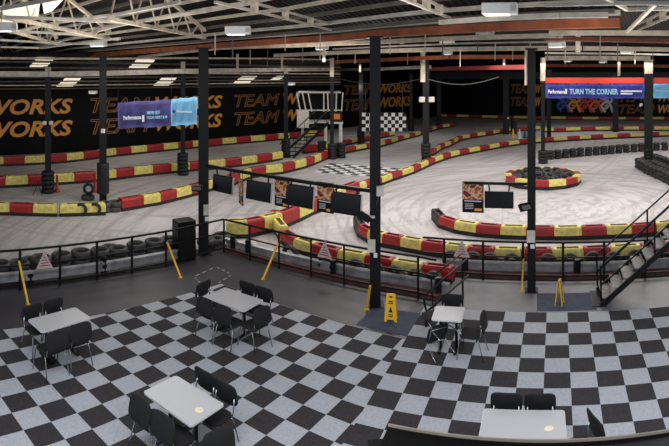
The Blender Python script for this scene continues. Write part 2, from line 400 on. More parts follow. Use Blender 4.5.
run([(-40,216),(0,215.5),(30,216.5),(57,217)], 'r', 'island edge on the far left', gr+'left island', pitch=1.0, h=.5)
run([(122,212),(144,208),(161,205),(177,201),(192,197),(209,192),(222,188)], 'r', 'island edge between the two left columns', gr+'left island', h=.55)
run([(232,187),(247,180),(264,176),(278,175),(292,172),(310,167),(322,162),(334,157)], 'r', 'row between the column and the start line', gr+'left island', pitch=1.2, h=.6)
run([(-40,192),(0,188.5),(45,186),(100,182),(140,177),(178,173),(215,169.5),(250,165.5),(283,160)], 'y', 'second row back on the left', gr+'left straight', pitch=1.25, h=.6)
run([(305,154),(330,150.5)], 'r', 'stub beside the tower legs', gr+'left straight', pitch=1.25, h=.6)
run([(-40,168),(0,166.5),(60,163.5),(110,157.5),(165,151.5),(230,145),(290,139.5),(325,136)], 'r', 'row along the left wall', gr+'left wall', pitch=1.45, h=.6)
run([(345,146),(365,142),(395,136)], 'r', 'far row behind the chequered board', gr+'left wall', pitch=1.5)
run([CW+Vector((1.0,-1.2,0)), CW+dB*28+Vector((-.3,-.6,0)), CW+dB*36+Vector((-.3,-.6,0))], 'y', 'row at the foot of the back wall', gr+'back wall', pitch=1.9, h=.45)
# round island of tyres
ic = at(543, 28.4); R_ = 2.1; nI = 14
for k in range(nI):
    a0 = -PI/2-.25+2*PI*k/nI; a1 = -PI/2-.25+2*PI*(k+1)/nI
    p = [ic+Vector((R_*math.cos(a), R_*math.sin(a), 0)) for a in (a0, a1)]
    root = thing('barrier_block', f"{['yellow','red'][k%2]} wedge block, {nth(k+1)} round the ring of the tyre island counting right from its front", 'track barrier', (0,0,0), 0, 'ring of blocks round the tyre island')
    q = [ic+Vector((rr*math.cos(a), rr*math.sin(a), 0)) for rr, a in ((R_,a0),(R_,a1),(R_-.36,a1),(R_-.36,a0))]
    q2 = [ic+Vector((rr*math.cos(a), rr*math.sin(a), 0)) for rr, a in ((R_-.03,a0),(R_-.03,a1),(R_-.33,a1),(R_-.33,a0))]
    cc = sum(q, V(0,0))/4; root.location = cc
    MB().prism([(v-cc).xy for v in q], .19, .48).build('body', M[['yellow','red'][k%2]], root)
    MB().prism([(v-cc).xy for v in q2], 0, .19).build('base', M['base'], root)
k = 0
for rr, n in ((1.45, 15), (.92, 10), (.36, 4)):
    for j in range(n):
        a = 2*PI*j/n+rr
        p = ic+Vector((rr*math.cos(a), rr*math.sin(a), 0))
        k += 1
        o = tyre(p, 'black tyre lying among those filling the round island', 'loose tyres filling the round island', TY if j % 2 else TYW, .40 if rr > 1 else .50, rot=(random.uniform(.0,.6), random.uniform(-.4,.4), 0))
# tyre wall beyond the island, two high
def tyre_line(pts, pitch, levels, where, group, me=(TY, TY)):
    P = [G(*p) for p in pts]; L = [0]
    for a, c in zip(P, P[1:]): L.append(L[-1]+(c-a).length)
    n = int(L[-1]/pitch)
    for k in range(n+1):
        s = min(k*pitch, L[-1]-1e-4); i = max(0, sum(1 for l in L if l <= s)-1); u = (s-L[i])/(L[i+1]-L[i])
        p = P[i].lerp(P[i+1], u)
        for lv in range(levels):
            lev = ['bottom','top'][lv] if levels == 2 else ['bottom','middle','top'][lv] if levels == 3 else ''
            tyre(p+Vector((random.uniform(-.03,.03),random.uniform(-.03,.03),0)), f'black tyre, {lev} layer, {nth(k+1)} from left, {where}', group, me[(k+lv) % 2], .105+lv*.205)
tyre_line([(550,159.5),(580,156.5),(620,153),(655,150.5),(690,149.5)], .64, 3, 'tyre wall behind round island', 'tyres of the wall behind the round island')
tyre_line([(639,168),(650,174.5),(669,183),(690,194)], .58, 3, 'front row of right tyre island', 'tyres of the right tyre island')
tyre_line([(645,163),(658,169),(675,176),(692,184)], .60, 2, 'second row of right tyre island', 'tyres of the right tyre island')
tyre_line([(655,160),(668,164.5),(690,171)], .64, 2, 'third row of right tyre island', 'tyres of the right tyre island')
# tyres along the left guard rail: two high
tl = [(-12,266),(0,262),(19,261),(41,256),(61.5,253),(81,250),(100,248.5),(118,247),(136,242.5),(154,239.5),(169,237.5)]
for k, (x, y) in enumerate(tl):
    p = G(x, y, .46)
    for lv in range(2):
        tyre(p, f"worn grey tyre, {['lower','upper'][lv]} of {nth(k+1)} pair from left, behind left guard rail", 'tyres behind the left guard rail', TYL, .12+lv*.235)
for k, (x, y) in enumerate([(30,257),(110,244.5),(206,237),(216,236),(222,232)]):
    tyre(G(x,y,.35), f'grey tyre half hidden in back row behind left guard rail, {nth(k+1)} from left', 'tyres behind the left guard rail', TYL, .20)
# tyres standing on edge behind the guard rails
for k, (x, y) in enumerate([(290,247),(326,256),(356,260),(376,264),(395,267),(416,270),(434,272.5)]):
    p = G(x, y-3, .5); p *= .985; p.z = 0
    tyre(p, f'black tyre on edge against the middle barrier row, {nth(k+1)} from left', 'tyres standing against the barriers', TYS, .27, rz=-th(x)-.5)
for k, (x, y) in enumerate([(451,252),(473,253),(490,254),(512,254.6),(548,255),(570,254.6),(593,253),(613.6,253),(635,251),(656,250)]):
    p = G(x, y-3, .5); p *= .985; p.z = 0
    tyre(p, f'black tyre on edge against the right barrier row, {nth(k+1)} from left', 'tyres standing against the barriers', TYS, .27, rz=-.42)
# loose tyres by the second column
p = G(88, 199.5); tyre(p, 'black tyre lying flat left of the sleeved column', None, TYL, .11)
tyre(p+V(0,.05), 'black tyre standing upright on the flat one left of the sleeved column', None, TYS, .22+.27, rz=.35)
for x, y, l in ((81,216,'left'),(95,215.5,'right')):
    p = G(x, y); tyre(p, f'black tyre standing on edge against yellow block, {l} one of the pair', 'pair of tyres on the left island edge', TYS, .27, rz=.35)
block(G(60,217), G(106,215.5), 'yellow', 'long yellow barrier block behind the pair of upright tyres', gr+'left island', h=.5)
for k, (x, y, n) in enumerate([(104,212,2),(115,211,2)]):
    stack(G(x,y), n, ['at the foot of the sleeved column','right of the sleeved column foot'][k], TYL)
for k, (x, y) in enumerate([(262,173),(270,171.5),(277,170.5)]):
    tyre(G(x,y), f'black tyre lying before the tower stairs, {["left","middle","right"][k]} of three', 'three tyres before the tower stairs', TYB, .11)

# ---------------------------------------------------------------- columns
def column(px, py, w, ztop, label, cream_from=None, tyres=0, where='', base=False, r=None):
    p = at(px, r) if r else G(px, py)
    t = thing('column', label, 'column', (p.x, p.y, 0), -th(px))
    cf = cream_from or ztop
    s = w
    def hsec(z0, z1, m):
        b = MB()   # H-section: two flanges and a web
        b.box((0,-s/2+.012,(z0+z1)/2), (s,.024,z1-z0)); b.box((0,s/2-.012,(z0+z1)/2), (s,.024,z1-z0)); b.box((0,0,(z0+z1)/2), (.03,s-.03,z1-z0))
        b.box((s/2-.006,0,(z0+z1)/2), (.012,s-.06,z1-z0)); b.box((-s/2+.006,0,(z0+z1)/2), (.012,s-.06,z1-z0))
        return b
    hsec(0, cf, 0).build('shaft', M['black'], t)
    if cf < ztop: tag(hsec(cf, ztop, 0).build('upper_shaft', M['cream'], t), 'cream painted upper shaft', None)
    MB().box((0,0,ztop), (s*1.5,s*1.5,.04)).build('cap_plate', M['black'], t)
    if base: MB().box((0,0,.02), (s*1.6,s*1.6,.02)).build('base_plate', M['black'], t)
    if tyres: stack(V(p.x, p.y), tyres, where)
    return p
P1 = column(48, 193, .30, 6.2, 'black column wrapped in tyres at the far left', 5.95, 5, 'round the far-left column')
P2 = column(103, 203, .33, 6.65, 'black column with a ribbed black sleeve, left of the purple banner')
P3 = column(183, 175, .26, 6.6, 'black column wrapped in tyres behind the light blue banner', 5.9, 6, 'round the column behind the light blue banner')
P4 = column(203.5, 253, .33, 6.65, 'tall black column at the corner of the fence', base=True)
P5 = column(286, 157, .30, 6.5, 'black column wrapped in tyres left of the tower stairs', 5.9, 6, 'round the column left of the tower stairs')
P6 = column(332, 159, .26, 7.0, 'black column with cream top at the left end of the start line', 5.7, 5, 'left of the start line')
P7 = column(361, 144, .36, 6.4, 'far black column right of the tower, before the lettering', None, 6, 'right of the tower')
P8 = column(375.2, 305, .27, 6.72, 'tallest and nearest black column in the middle, beside the yellow sign', base=True)
P9 = column(426, 163, .42, 6.9, 'black column with a cream top and white lamp box, right of the chequered board', None, 6, 'at the column right of the chequered board')
P10 = column(506, 133, .6, 6.4, 'far black column in the dark back area, two tyre stacks at its foot', None, 7, 'at the far back column, left stack', r=52)
stack(P10+V(.72,-.3), 7, 'at the far back column, right stack')
P11 = column(411, 131, .3, 6.0, 'thin far black column behind the chequered board', None, 7, 'behind the chequered board')
P14 = column(549, 137, .4, 6.3, 'dark column just right behind the banner post', r=49)
P12 = column(531.5, 291, .22, 6.47, 'slim black column with floodlight and notice, right of the hanging screen', base=True)
P13 = column(543, 163, .26, 5.4, 'slim black post at the left end of the blue banner', None, 4, 'beside the round island', r=34.5)
P15 = column(615.5, 131, .6, 5.9, 'far black column between the logo and the outlined lettering', r=54)
P16 = column(648.5, 165, .55, 6.8, 'thick black column between the blue and light blue banners', 5.9, 5, 'round the column in the right tyre island')
P17 = column(439, 128, .5, 5.5, 'far black column in the dark corner with tyres', None, 6, 'at the dark corner column', r=60)
stack(G(341,158), 5, 'right of the start line column'); stack(G(322,156), 5, 'under the tower')
# P13 and P9 cream cladding posts
b = MB(); b.box((P9.x-.25,P9.y-.2,6.4), (.28,.28,2.1)); tag(b.build('steel_post', M['cream']), 'cream steel post fixed on the column with the white lamp box', 'post')
b = MB(); b.box((P13.x,P13.y,6.15), (.26,.26,1.6)); tag(b.build('steel_post', M['cream']), 'cream steel post above the left end of the blue banner', 'post')
b = MB(); q = at(528, 20, 0); b.box((q.x,q.y,6.15), (.2,.2,1.5)); tag(b.build('steel_post', M['cream']), 'cream hanging post behind the slim column top', 'post')
# sleeve of P2
b = MB(); prof = [(.0,.45)]
for i in range(12): z = .45+i*.115; prof += [(.28,z),(.29,z+.05),(.265,z+.10)]
prof += [(.0,.45+12*.115)]
b.lathe(prof, (P2.x,P2.y,0), n=20, closed=False)
tag(b.build('protective_sleeve', M['rubber']), 'ribbed black rubber sleeve round the second column from the left', 'sleeve')

# ---------------------------------------------------------------- fence of the viewing area
def fence(P, label, post_px=None, name='fence', n_posts=None, hgt=1.1):
    t = thing(name, label, 'fence', P[0])
    o = P[0]
    for nm, z, w in (('top_rail', hgt, .05), ('middle_rail', .68, .035), ('bottom_rail', .17, .04)):
        b = MB()
        for a, c in zip(P, P[1:]): b.bar(a-o+Vector((0,0,z)), c-o+Vector((0,0,z)), w, w)
        b.build(nm, M['rail'], t)
    for q in post_px: MB().box((q-o)+Vector((0,0,hgt/2)), (.055,.055,hgt)).build('post', M['rail'], t)
    return t
FL = [G(-150,330), G(0,293), G(97,281), G(167,268), G(224,253)]
fence(FL, 'black tubular fence on the left in front of the guard rail', [on_line(x, FL[1], FL[4]) for x in (-36,20,60,97,132,166,224)])
FM = [G(224,253)+V(.06,-.04), FL1, G(436,303.5)]
fence(FM, 'black tubular fence in the middle, running from the corner to the short handrail', [on_line(x, FM[0], FM[1]) for x in (250,279,311,344,418)])
fence([RFA, RFB], 'black tubular fence on the right behind the steel stairs', [on_line(x, RFA, RFB) for x in (444,483,523,563,604,645,690)])
# yellow floor braces of the fences
for (a, c, l) in (((19,261),(28,305),'leftmost, by the near left table'),((167,242),(180.5,278),'second from the left, by the black cabinet'),((280,239),(263,280),'third from the left, before the fence corner'),
                  ((372.5,283),(367,305),'beside the tall centre column'),((524,248),(522,292),'beside the slim column')):
    Bp = G(*c)
    r = Bp.length; zt = .95
    Ap = G(a[0], a[1], .86)
    if a[0] == 372.5: Ap = at(370.2, 12.75, .66); Bp = at(366.6, 12.9, 0)
    b = MB(); b.bar(Ap, Bp+Vector((0,0,.03)), .05, .035); b.box(Bp+Vector((0,0,.02)), (.1,.08,.02))
    tag(b.build('fence_brace', M['ylw']), f'yellow diagonal fence brace, {l}', 'fence brace', 'yellow fence braces')
# triangular notices hung on the fences
def notice(px, py, F0, F1, l):
    p = on_line(px, F0, F1); d = (F1-F0).normalized(); d.z = 0; n = Vector((d.y,-d.x,0))
    if n.dot(p) > 0: n = -n
    z = zat(py, p.length); t = thing('warning_notice', f'faded white and pink triangular notice hung on the {l}', 'sign', p+Vector((0,0,z))+n*.05, 0, 'triangular notices on the fences')
    w, h = .24, .24
    MB().plate([-d*w+Vector((0,0,-h)), d*w+Vector((0,0,-h)), Vector((0,0,h))], .012).build('panel', M['pink'], t)
    for k, (yy, ww) in enumerate(((-.16,.15),(-.09,.11),(-.02,.07),(.06,.03))):
        b = MB(); b.plate([n*.004-d*ww+Vector((0,0,yy-.012)), n*.004+d*ww+Vector((0,0,yy-.012)), n*.004+d*ww+Vector((0,0,yy+.012)), n*.004-d*ww+Vector((0,0,yy+.012))], .003); b.build('text_line', M['kerb'], t)
notice(44, 259, FL[1], FL[4], 'left fence'); notice(325.5, 249, FM[0], FM[1], 'middle fence'); notice(462, 248, RFA, RFB, 'right fence')

# ---------------------------------------------------------------- armco guard rails
def armco(P, label, posts, zc=.23):
    t = thing('guard_rail', label, 'guard rail', P[0]); o = P[0]
    b = MB(); bm = b.bm
    prof = [(0,.15),(.06,.115),(.06,.065),(.0,.035),(.0,-.035),(.06,-.065),(.06,-.115),(0,-.15)]
    rows = []
    for i, p in enumerate(P):
        d = (P[min(i+1,len(P)-1)]-P[max(i-1,0)]); d.z = 0; d.normalize(); n = Vector((d.y,-d.x,0))
        if n.dot(p) > 0: n = -n
        rows.append(([bm.verts.new(p-o+n*a+Vector((0,0,zc+z))) for a, z in prof], [bm.verts.new(p-o+n*(a-.012)+Vector((0,0,zc+z))) for a, z in prof]))
    for (A,A2),(B,B2) in zip(rows, rows[1:]):
        for k in range(len(prof)-1):
            bm.faces.new((A[k],A[k+1],B[k+1],B[k])); bm.faces.new((A2[k+1],A2[k],B2[k],B2[k+1]))
        bm.faces.new((A[0],B[0],B2[0],A2[0])); bm.faces.new((A[-1],A2[-1],B2[-1],B[-1]))
    b.build('rail', M['galv'], t)
    for q, z0, z1 in posts:
        MB().box(q-o+Vector((0,0,(z0+z1)/2)), (.16,.14,z1-z0)).build('post', M['tvb'], t)
def off(P, k): return [p*(1+k/p.length) for p in P]
la = off(FL[:4]+[G(178,266)], .42)
armco(la, 'galvanised guard rail behind the left fence', [(on_line(104, FL[1], FL[4])*1.026, 0, .5), (on_line(30, FL[1], FL[4])*1.03, 0, .3)])
la = off(FM[:2]+[G(450,306)], .5)
armco(la, 'galvanised guard rail behind the middle fence', [(on_line(x, FM[0], FM[1])*1.025, 0, .50) for x in (233,248,333,438)])
la = off([RFA+rdir*.7, RFA.lerp(RFB,.5), RFB], .5)
armco(la, 'galvanised guard rail behind the right fence', [(on_line(x, RFA, RFB)*1.025, 0, .50) for x in (465,577)])
# low faded red kerbs under the guard rails
for P, l in ((FM[:2]+[G(440,304)], 'middle'), ([RFA+rdir*.6, RFB], 'right')):
    b = MB(); P2_ = off(P, .28)
    for a, c in zip(P2_, P2_[1:]): b.bar(a+Vector((0,0,.06)), c+Vector((0,0,.06)), .26, .12)
    tag(b.build('kerb', M['kerb']), f'low faded red kerb behind the {l} fence', 'kerb')

# black cabinet behind the left fence
p = G(184, 262)*1.02; t = thing('speaker_cabinet', 'large black box cabinet behind the left fence, left of the corner column', 'cabinet', (p.x,p.y,0), .72)
MB().box((0,0,.62), (.62,.5,1.22), bev=.03).build('body', M['tvb'], t)
MB().box((0,-.255,.62), (.5,.015,1.05)).build('front_panel', M['black'], t)
MB().box((.26,-.26,1.0), (.02,.02,.12)).build('handle', M['silver'], t)
# floor markings near the corner
b = MB(); q = [G(200,283), G(194,277), G(216,267), G(232,275), G(216,285)]
for i in range(len(q)-1):
    a, c = q[i], q[i+1]
    for k in range(3):
        b.bar(a.lerp(c, .08+k*.31)+Vector((0,0,.0135)), a.lerp(c, .22+k*.31)+Vector((0,0,.0135)), .025, .003)
tag(b.build('floor_marking', M['grey']), 'worn pale tape marks on the dark floor inside the fence corner', 'floor marking')

# ---------------------------------------------------------------- chairs and tables
def rr_outline(w, h, n=28, p=4.2):
    out = []
    for k in range(n):
        a = 2*PI*k/n; c, s = math.cos(a), math.sin(a)
        out.append((w/2*abs(c)**(2/p)*(1 if c > 0 else -1), h/2*abs(s)**(2/p)*(1 if s > 0 else -1)))
    return out
def pad(w, h, t, curve, bend_axis='x', puff=.012):
    m = MB(); bm = m.bm; rings = []
    for (s, off_) in ((.0,-t/2-puff*.5),(.9,-t/2),(1,-t/4),(1,t/4),(.9,t/2),(0,t/2+puff)):
        if s == 0: rings.append([bm.verts.new((0,0,off_))]); continue
        rings.append([bm.verts.new((x*s, y*s, off_+curve*((x*s)**2))) for x, y in rr_outline(w, h)])
    n = 28
    for i in range(len(rings)-1):
        A, B = rings[i], rings[i+1]
        for k in range(n):
            if len(A) == 1: f = bm.faces.new((A[0], B[(k+1) % n], B[k]))
            elif len(B) == 1: f = bm.faces.new((A[k], A[(k+1) % n], B[0]))
            else: f = bm.faces.new((A[k], A[(k+1) % n], B[(k+1) % n], B[k]))
            f.smooth = True
    return m
def make_chair():
    t = thing('chair', 'x', 'chair')
    s = pad(.48, .44, .05, .12); bmesh.ops.translate(s.bm, vec=(0,0,.45), verts=s.bm.verts); s.build('seat', M['seat'], t)
    k = pad(.49, .37, .035, .40)
    bmesh.ops.transform(k.bm, matrix=Matrix.Translation((0,-.245,.70)) @ Matrix.Rotation(-PI/2-.20, 4, 'X') @ Matrix.Rotation(PI,4,'Y') , verts=k.bm.verts)
    k.build('backrest', M['seat'], t)
    for sx in (-1,1):
        MB().tube([(sx*.20,.17,.42),(sx*.215,.195,.40),(sx*.235,.225,.2),(sx*.25,.245,0)], .012).build('leg', M['chrome'], t)
        MB().tube([(sx*.20,-.15,.42),(sx*.215,-.19,.40),(sx*.235,-.25,.2),(sx*.25,-.30,0)], .012).build('leg', M['chrome'], t)
        MB().tube([(sx*.19,-.12,.415),(sx*.2,-.21,.43),(sx*.2,-.235,.52),(sx*.19,-.262,.66)], .013).build('back_bracket', M['chrome'], t)
    MB().tube([(-.2,.17,.42),(-.2,-.15,.42),(.2,-.15,.42),(.2,.17,.42)], .012, cyc=True).build('seat_frame', M['chrome'], t)
    return t
CH = make_chair(); used = [False]
def chair(p, face, label, group='black chairs around the tables'):
    c = CH if not used[0] else copy_tree(CH); used[0] = True
    c.location = (p.x, p.y, .022); c.rotation_euler = (0, 0, face-PI/2); c['label'] = label; c['group'] = group; return c
def table(c, ang, L, W, label, h=.74, ped=True):
    t = thing('table', label, 'table', (c.x, c.y, .022), ang, 'grey tables on the carpet')
    b = MB(); b.prism(rr_pts(L, W, .05), h-.025, h); b.build('tabletop', M['top'], t)
    b = MB(); b.prism(rr_pts(L+.012, W+.012, .055), h-.028, h-.003); b.build('edge_band', M['edge'], t)
    MB().box((0,0,h-.045), (L*.75,.08,.035)).build('support_rail', M['tvb'], t)
    for s in (-1,1):
        MB().tube([(s*L*.27,0,.05),(s*L*.27,0,h-.05)], .03, 12).build('column', M['tvb'], t)
        MB().bar((s*L*.27,-W*.42,.03), (s*L*.27,W*.42,.03), .06, .035).build('foot', M['tvb'], t)
    return t
def rr_pts(L, W, r, n=5):
    out = []
    for cx, cy, a0 in ((L/2-r,W/2-r,0),(-L/2+r,W/2-r,PI/2),(-L/2+r,-W/2+r,PI),(L/2-r,-W/2+r,1.5*PI)):
        for k in range(n+1): a = a0+PI/2*k/n; out.append((cx+r*math.cos(a), cy+r*math.sin(a)))
    return out
def loc(c, ang, u, v): return Vector((c.x+u*math.cos(ang)-v*math.sin(ang), c.y+u*math.sin(ang)+v*math.cos(ang), 0))
# T1 left
c, a = V(-5.39,9.33), math.radians(61); table(c, a, 1.15, .60, 'grey rectangular table with four chairs at the left by the fence')
for u, v, f, l in ((-.30,.38,-90,'far side left seat'),(.24,.40,-90,'far side right seat'),(-.46,-.42,90,'near side left seat'),(.10,-.40,90,'near side right seat')):
    chair(loc(c,a,u,v), a+math.radians(f), f'black padded chair at the leftmost table, {l}')
# T2 centre
c, a = V(-2.24,11.55), math.radians(-28.8); table(c, a, 1.13, .70, 'grey table ringed by six chairs, near the fence corner')
for u, v, f, l in ((-.16,.44,-90,'far side left seat'),(.34,.42,-90,'far side right seat'),(-.26,-.42,90,'near side left seat'),(.28,-.44,90,'near side right seat'),(-.70,.02,0,'left end seat'),(.72,-.20,170,'right end seat')):
    chair(loc(c,a,u,v), a+math.radians(f), f'black padded chair at the six-chair table, {l}')
# T3 near
c, a = V(-2.31,7.78), math.radians(-30.4); T3 = table(c, a, 1.09, .70, 'grey table with a cream round disc and five chairs, nearest on the left')
for u, v, f, l in ((-.16,.40,-90,'far side left seat'),(.30,.38,-90,'far side right seat'),(-.24,-.40,90,'near side left seat'),(.26,-.38,90,'near side right seat'),(.80,-.22,160,'right end seat')):
    chair(loc(c,a,u,v), a+math.radians(f), f'black padded chair at the near left table with the cream disc, {l}')
q = G(199,410,.765)  # flat round cream disc on the tabletop
b = MB(); b.prism([(x*.7, y*.7) for x, y in rr_outline(.19,.19,24,2)], 0, .004); o = b.build('table_mat', M['disc']); o.location = (q.x,q.y,.763); tag(o, 'round cream disc on the near left table', 'table mat')
# T4 bottom right
c, a = V(2.64,7.02), math.radians(-22.5); table(c, a, 1.2, .68, 'pale grey table at the bottom right behind the balcony rail')
for u, v, f, l in ((-.28,.30,-90,'far side left seat'),(.24,.30,-90,'far side right seat'),(.80,-.10,203,'right end seat seen edge-on')):
    chair(loc(c,a,u,v), a+math.radians(f), f'black padded chair at the bottom right table, {l}')
q = G(549,428.5,.765)  # flat oval cream disc on the tabletop
b = MB(); b.prism([(x*.7, y*.55) for x, y in rr_outline(.2,.2,24,2)], 0, .004); o = b.build('table_mat', M['disc']); o.location = (q.x,q.y,.763); tag(o, 'oval cream disc on the bottom right table', 'table mat')
# T5 small table by the handrail
c, a = V(2.38,10.78), math.radians(-20); table(c, a, .62, .66, 'small grey table at the end of the short black handrail')
for u, v, f, l in ((.0,.42,-90,'behind the table'),(.50,-.20,172,'on the right side'),(.06,-.50,100,'folded low in front of the table')):
    ch_ = chair(loc(c,a,u,v), a+math.radians(f), f'black padded chair at the small table by the handrail, {l}')
    if l.startswith('folded'): ch_.rotation_euler = (-1.25, 0, a+math.radians(f)-PI/2+.5); ch_.location.z = .26; ch_['label'] = 'black padded chair tipped over in front of the small grey table'

# ---------------------------------------------------------------- wet floor signs
def wet_sign(px, py, rz, label):
    p = G(px, py); t = thing('wet_floor_sign', label, 'floor sign', (p.x,p.y,.022), rz, 'yellow wet floor signs')
    for s in (-1,1):
        b = MB(); tl = .10
        def P(x, z, e=0): return Vector((x, s*(.085-z*.125)+e, z))
        pts = [(-.15,0),(-.10,0),(-.07,.05),(.07,.05),(.10,0),(.15,0),(.105,.60),(.085,.62),(-.085,.62),(-.105,.60)]
        q = [P(x, z) for x, z in pts]; n = Vector((0, .015*s, 0))
        A = [b.bm.verts.new(v) for v in q]; B = [b.bm.verts.new(v+n) for v in q]
        b.bm.faces.new(A); b.bm.faces.new(B[::-1])
        for i in range(len(q)): j = (i+1) % len(q); b.bm.faces.new((A[j],A[i],B[i],B[j]))
        pn = b.build('panel', M['sign'], t)
        e = s*.018
        for z0, z1, w in ((.44,.47,.05),(.40,.42,.06),(.15,.17,.06),(.11,.13,.05)):
            MB().plate([P(-w,z0,e),P(w,z0,e),P(w,z1,e),P(-w,z1,e)], .003).build('text_line', M['tvb'], pn)
        MB().plate([P(-.05,.21,e),P(.05,.21,e),P(0,.34,e)], .003).build('pictogram', M['tvb'], pn)
        MB().plate([P(-.04,.54,e),P(.04,.54,e),P(.035,.575,e),P(-.035,.575,e)], .003).build('hand_hole', M['tvb'], pn)
    return t
wet_sign(391, 321, -.25, 'yellow wet floor sign facing us beside the tall black column')
wet_sign(559.5, 305, .95, 'yellow wet floor sign seen edge-on left of the steel stairs')

# ---------------------------------------------------------------- short handrail by the small table
t = thing('handrail', 'short black double handrail ending at the small grey table', 'handrail')
a0, a1 = at(425.5,12.0,.74), at(467,13.7,.98); b0, b1 = at(426.6,12.0,.36), at(468.5,13.7,.55)
c0 = at(431,12.9,.80); c1 = at(461,14.0,1.0)
MB().tube([a0, a1], .026).build('rail', M['rail'], t); MB().tube([b0, b1], .026).build('rail', M['rail'], t)
MB().tube([a0, at(424,12.0,.6), b0], .024).build('end_loop', M['rail'], t); MB().tube([c0, c1], .02).build('rail', M['rail'], t)
MB().bar(at(426,12.0,.02), at(427,12.0,.4), .05).build('post', M['rail'], t); MB().bar(at(463,13.5,.02), at(462,13.5,.95), .045).build('post', M['rail'], t)
MB().bar(at(433,12.9,.02), at(431,12.9,.80), .035).build('post', M['rail'], t)

# ---------------------------------------------------------------- steel stairs on the right
S0n, S0f = Vector((6.36,11.42,0)), Vector((6.72,12.28,0)); d = rdir.copy(); sl = .84; Lr = 4.4; up = Vector((0,0,1))
t = thing('steel_stairs', 'black steel staircase with grey treads rising to the right', 'stairs', S0n)
for S_ in (S0n, S0f):
    A = S_-S0n
    b = MB(); b.bar(A+up*.03, A+d*Lr+up*(Lr*sl+.03), .05, .13); b.build('stringer', M['rail'], t)
    off_ = -.05 if S_ is S0n else .05
    b = MB(); b.tube([A+up*.15, A+d*-.02+up*1.0, A+d*.1+up*1.09, A+d*Lr+up*(Lr*sl+1.0)], .024); b.build('handrail', M['rail'], t)
    b = MB(); b.tube([A+up*.55+d*.02, A+d*Lr+up*(Lr*sl+.55)], .018); b.build('middle_rail', M['rail'], t)
    for s in (1.35, 2.7, 4.0): MB().bar(A+d*s+up*(s*sl), A+d*s+up*(s*sl+1.0), .035).build('baluster', M['rail'], t)
n = int(Lr*sl/.235)
for k in range(n):
    s = (k+.55)*.235/sl; ctr = (S0f-S0n)/2+d*s+up*((k+1)*.235-.03)
    ang = math.atan2(d.y, d.x); R = Matrix.Rotation(ang, 4, 'Z')
    MB().box(ctr, (.27,.86,.035), R).build('tread', M['seatgrey'], t)
    MB().box(ctr+d*.125+Vector((0,0,-.0)), (.012,.8,.2), R).build('riser', M['seatgrey'], t)
MB().box((S0f-S0n)/2+Vector((-.05,0,.02)), (.35,.95,.03), Matrix.Rotation(math.atan2(d.y,d.x),4,'Z')).build('foot_plate', M['rail'], t)

# ---------------------------------------------------------------- hanging rigs with screens and posters
def screen(p, d, w, h, zc, ztop, label, tilt=.1):
    t = thing('hanging_screen', label, 'screen', (p.x,p.y,zc), math.atan2(d.y,d.x), 'screens hung from the beams')
    R = Matrix.Rotation(-tilt, 4, 'X')
    MB().box((0,0,0), (w,.07,h), R, bev=.008).build('housing', M['tvb'], t)
    MB().box((0,-.037,.01), (w-.05,.008,h-.08), R).build('display', M['screen'], t)
    MB().box((w/2+.004,.0,0), (.01,.072,h*.96), R).build('side_trim', M['silver'], t)
    for s in (-1,1): MB().bar((s*w*.32,.04,h*.1), (s*w*.36,.03,ztop-zc), .035).build('hanger', M['rail'], t)
def poster(p, d, w, h, zc, label, yaw=0, ztop=None):
    t = thing('poster', label, 'poster', (p.x,p.y,zc), math.atan2(d.y,d.x)+yaw, 'food posters hung from the beams')
    MB().box((0,0,0), (w,.02,h)).build('panel', M['tvb'], t)
    MB().box((0,-.012,h*.2), (w*.96,.006,h*.56)).build('picture', M['food'], t)
    MB().box((0,-.012,-h*.13), (w*.8,.004,h*.03)).build('headline', M['txtw'], t)
    for k in range(4): MB().box((-w*.18,-.012,-h*(.22+.05*k)), (w*.4,.004,h*.015)).build('text_line', M['txtw'], t)
    MB().box((w*.25,-.012,-h*.40), (w*.35,.004,h*.08)).build('price_panel', M['ltr'], t)
    for s in (-1,1): MB().bar((s*w*.35,0,h/2), (s*w*.35,0,(ztop or zc+h/2+.12)-zc), .012).build('hook', M['rail'], t)
A = Vector((P4.x,P4.y,0)); B = Vector((P8.x,P8.y,0)); d = (B-A).normalized()
zb = 2.86
b = MB(); b.bar(A+up*zb, B+up*zb, .09, .09); tag(b.build('hanging_beam', M['rail']), 'black beam carrying screens between the corner column and the tall centre column', 'beam')
for x, y, w, h, l in ((223,184,.72,.50,'first from the left on the long beam'),(259,191,.80,.53,'second from the left on the long beam'),(300,196,.78,.56,'third from the left on the long beam'),(346,203.5,.76,.52,'rightmost on the long beam, left of the tall column')):
    p = on_line(x, A, B); screen(p, d, w*1.2, h*1.06, zat(y, p.length), zb, f'black flat screen, {l}')
p = on_line(241, A, B); poster(p, d, .46, .78, zat(191.5,p.length), 'orange food poster twisted sideways between the first two screens', -.55, zb)
p = on_line(282, A, B); poster(p, d, .52, .74, zat(193.5,p.length), 'dark food poster between the second and third screens', 0, zb)
p = on_line(325.5, A, B); poster(p, d, .52, .80, zat(197.5,p.length), 'burger food poster left of the rightmost screen on the long beam', 0, zb)
A = Vector((P12.x,P12.y,0)); B = A-rdir*1.82; d = rdir
b = MB(); b.bar(A+up*zb, B+up*zb, .07, .07); tag(b.build('hanging_beam', M['rail']), 'short black beam on the slim right column carrying one screen and poster', 'beam')
p = on_line(499, A, B); screen(p, d, .78, .45, zat(199.8,p.length), zb, 'black flat screen on the short right beam', .02)
p = on_line(473, A, B); poster(p, d, .58, .84, zat(197,p.length), 'large burger poster at the end of the short right beam', 0, zb)

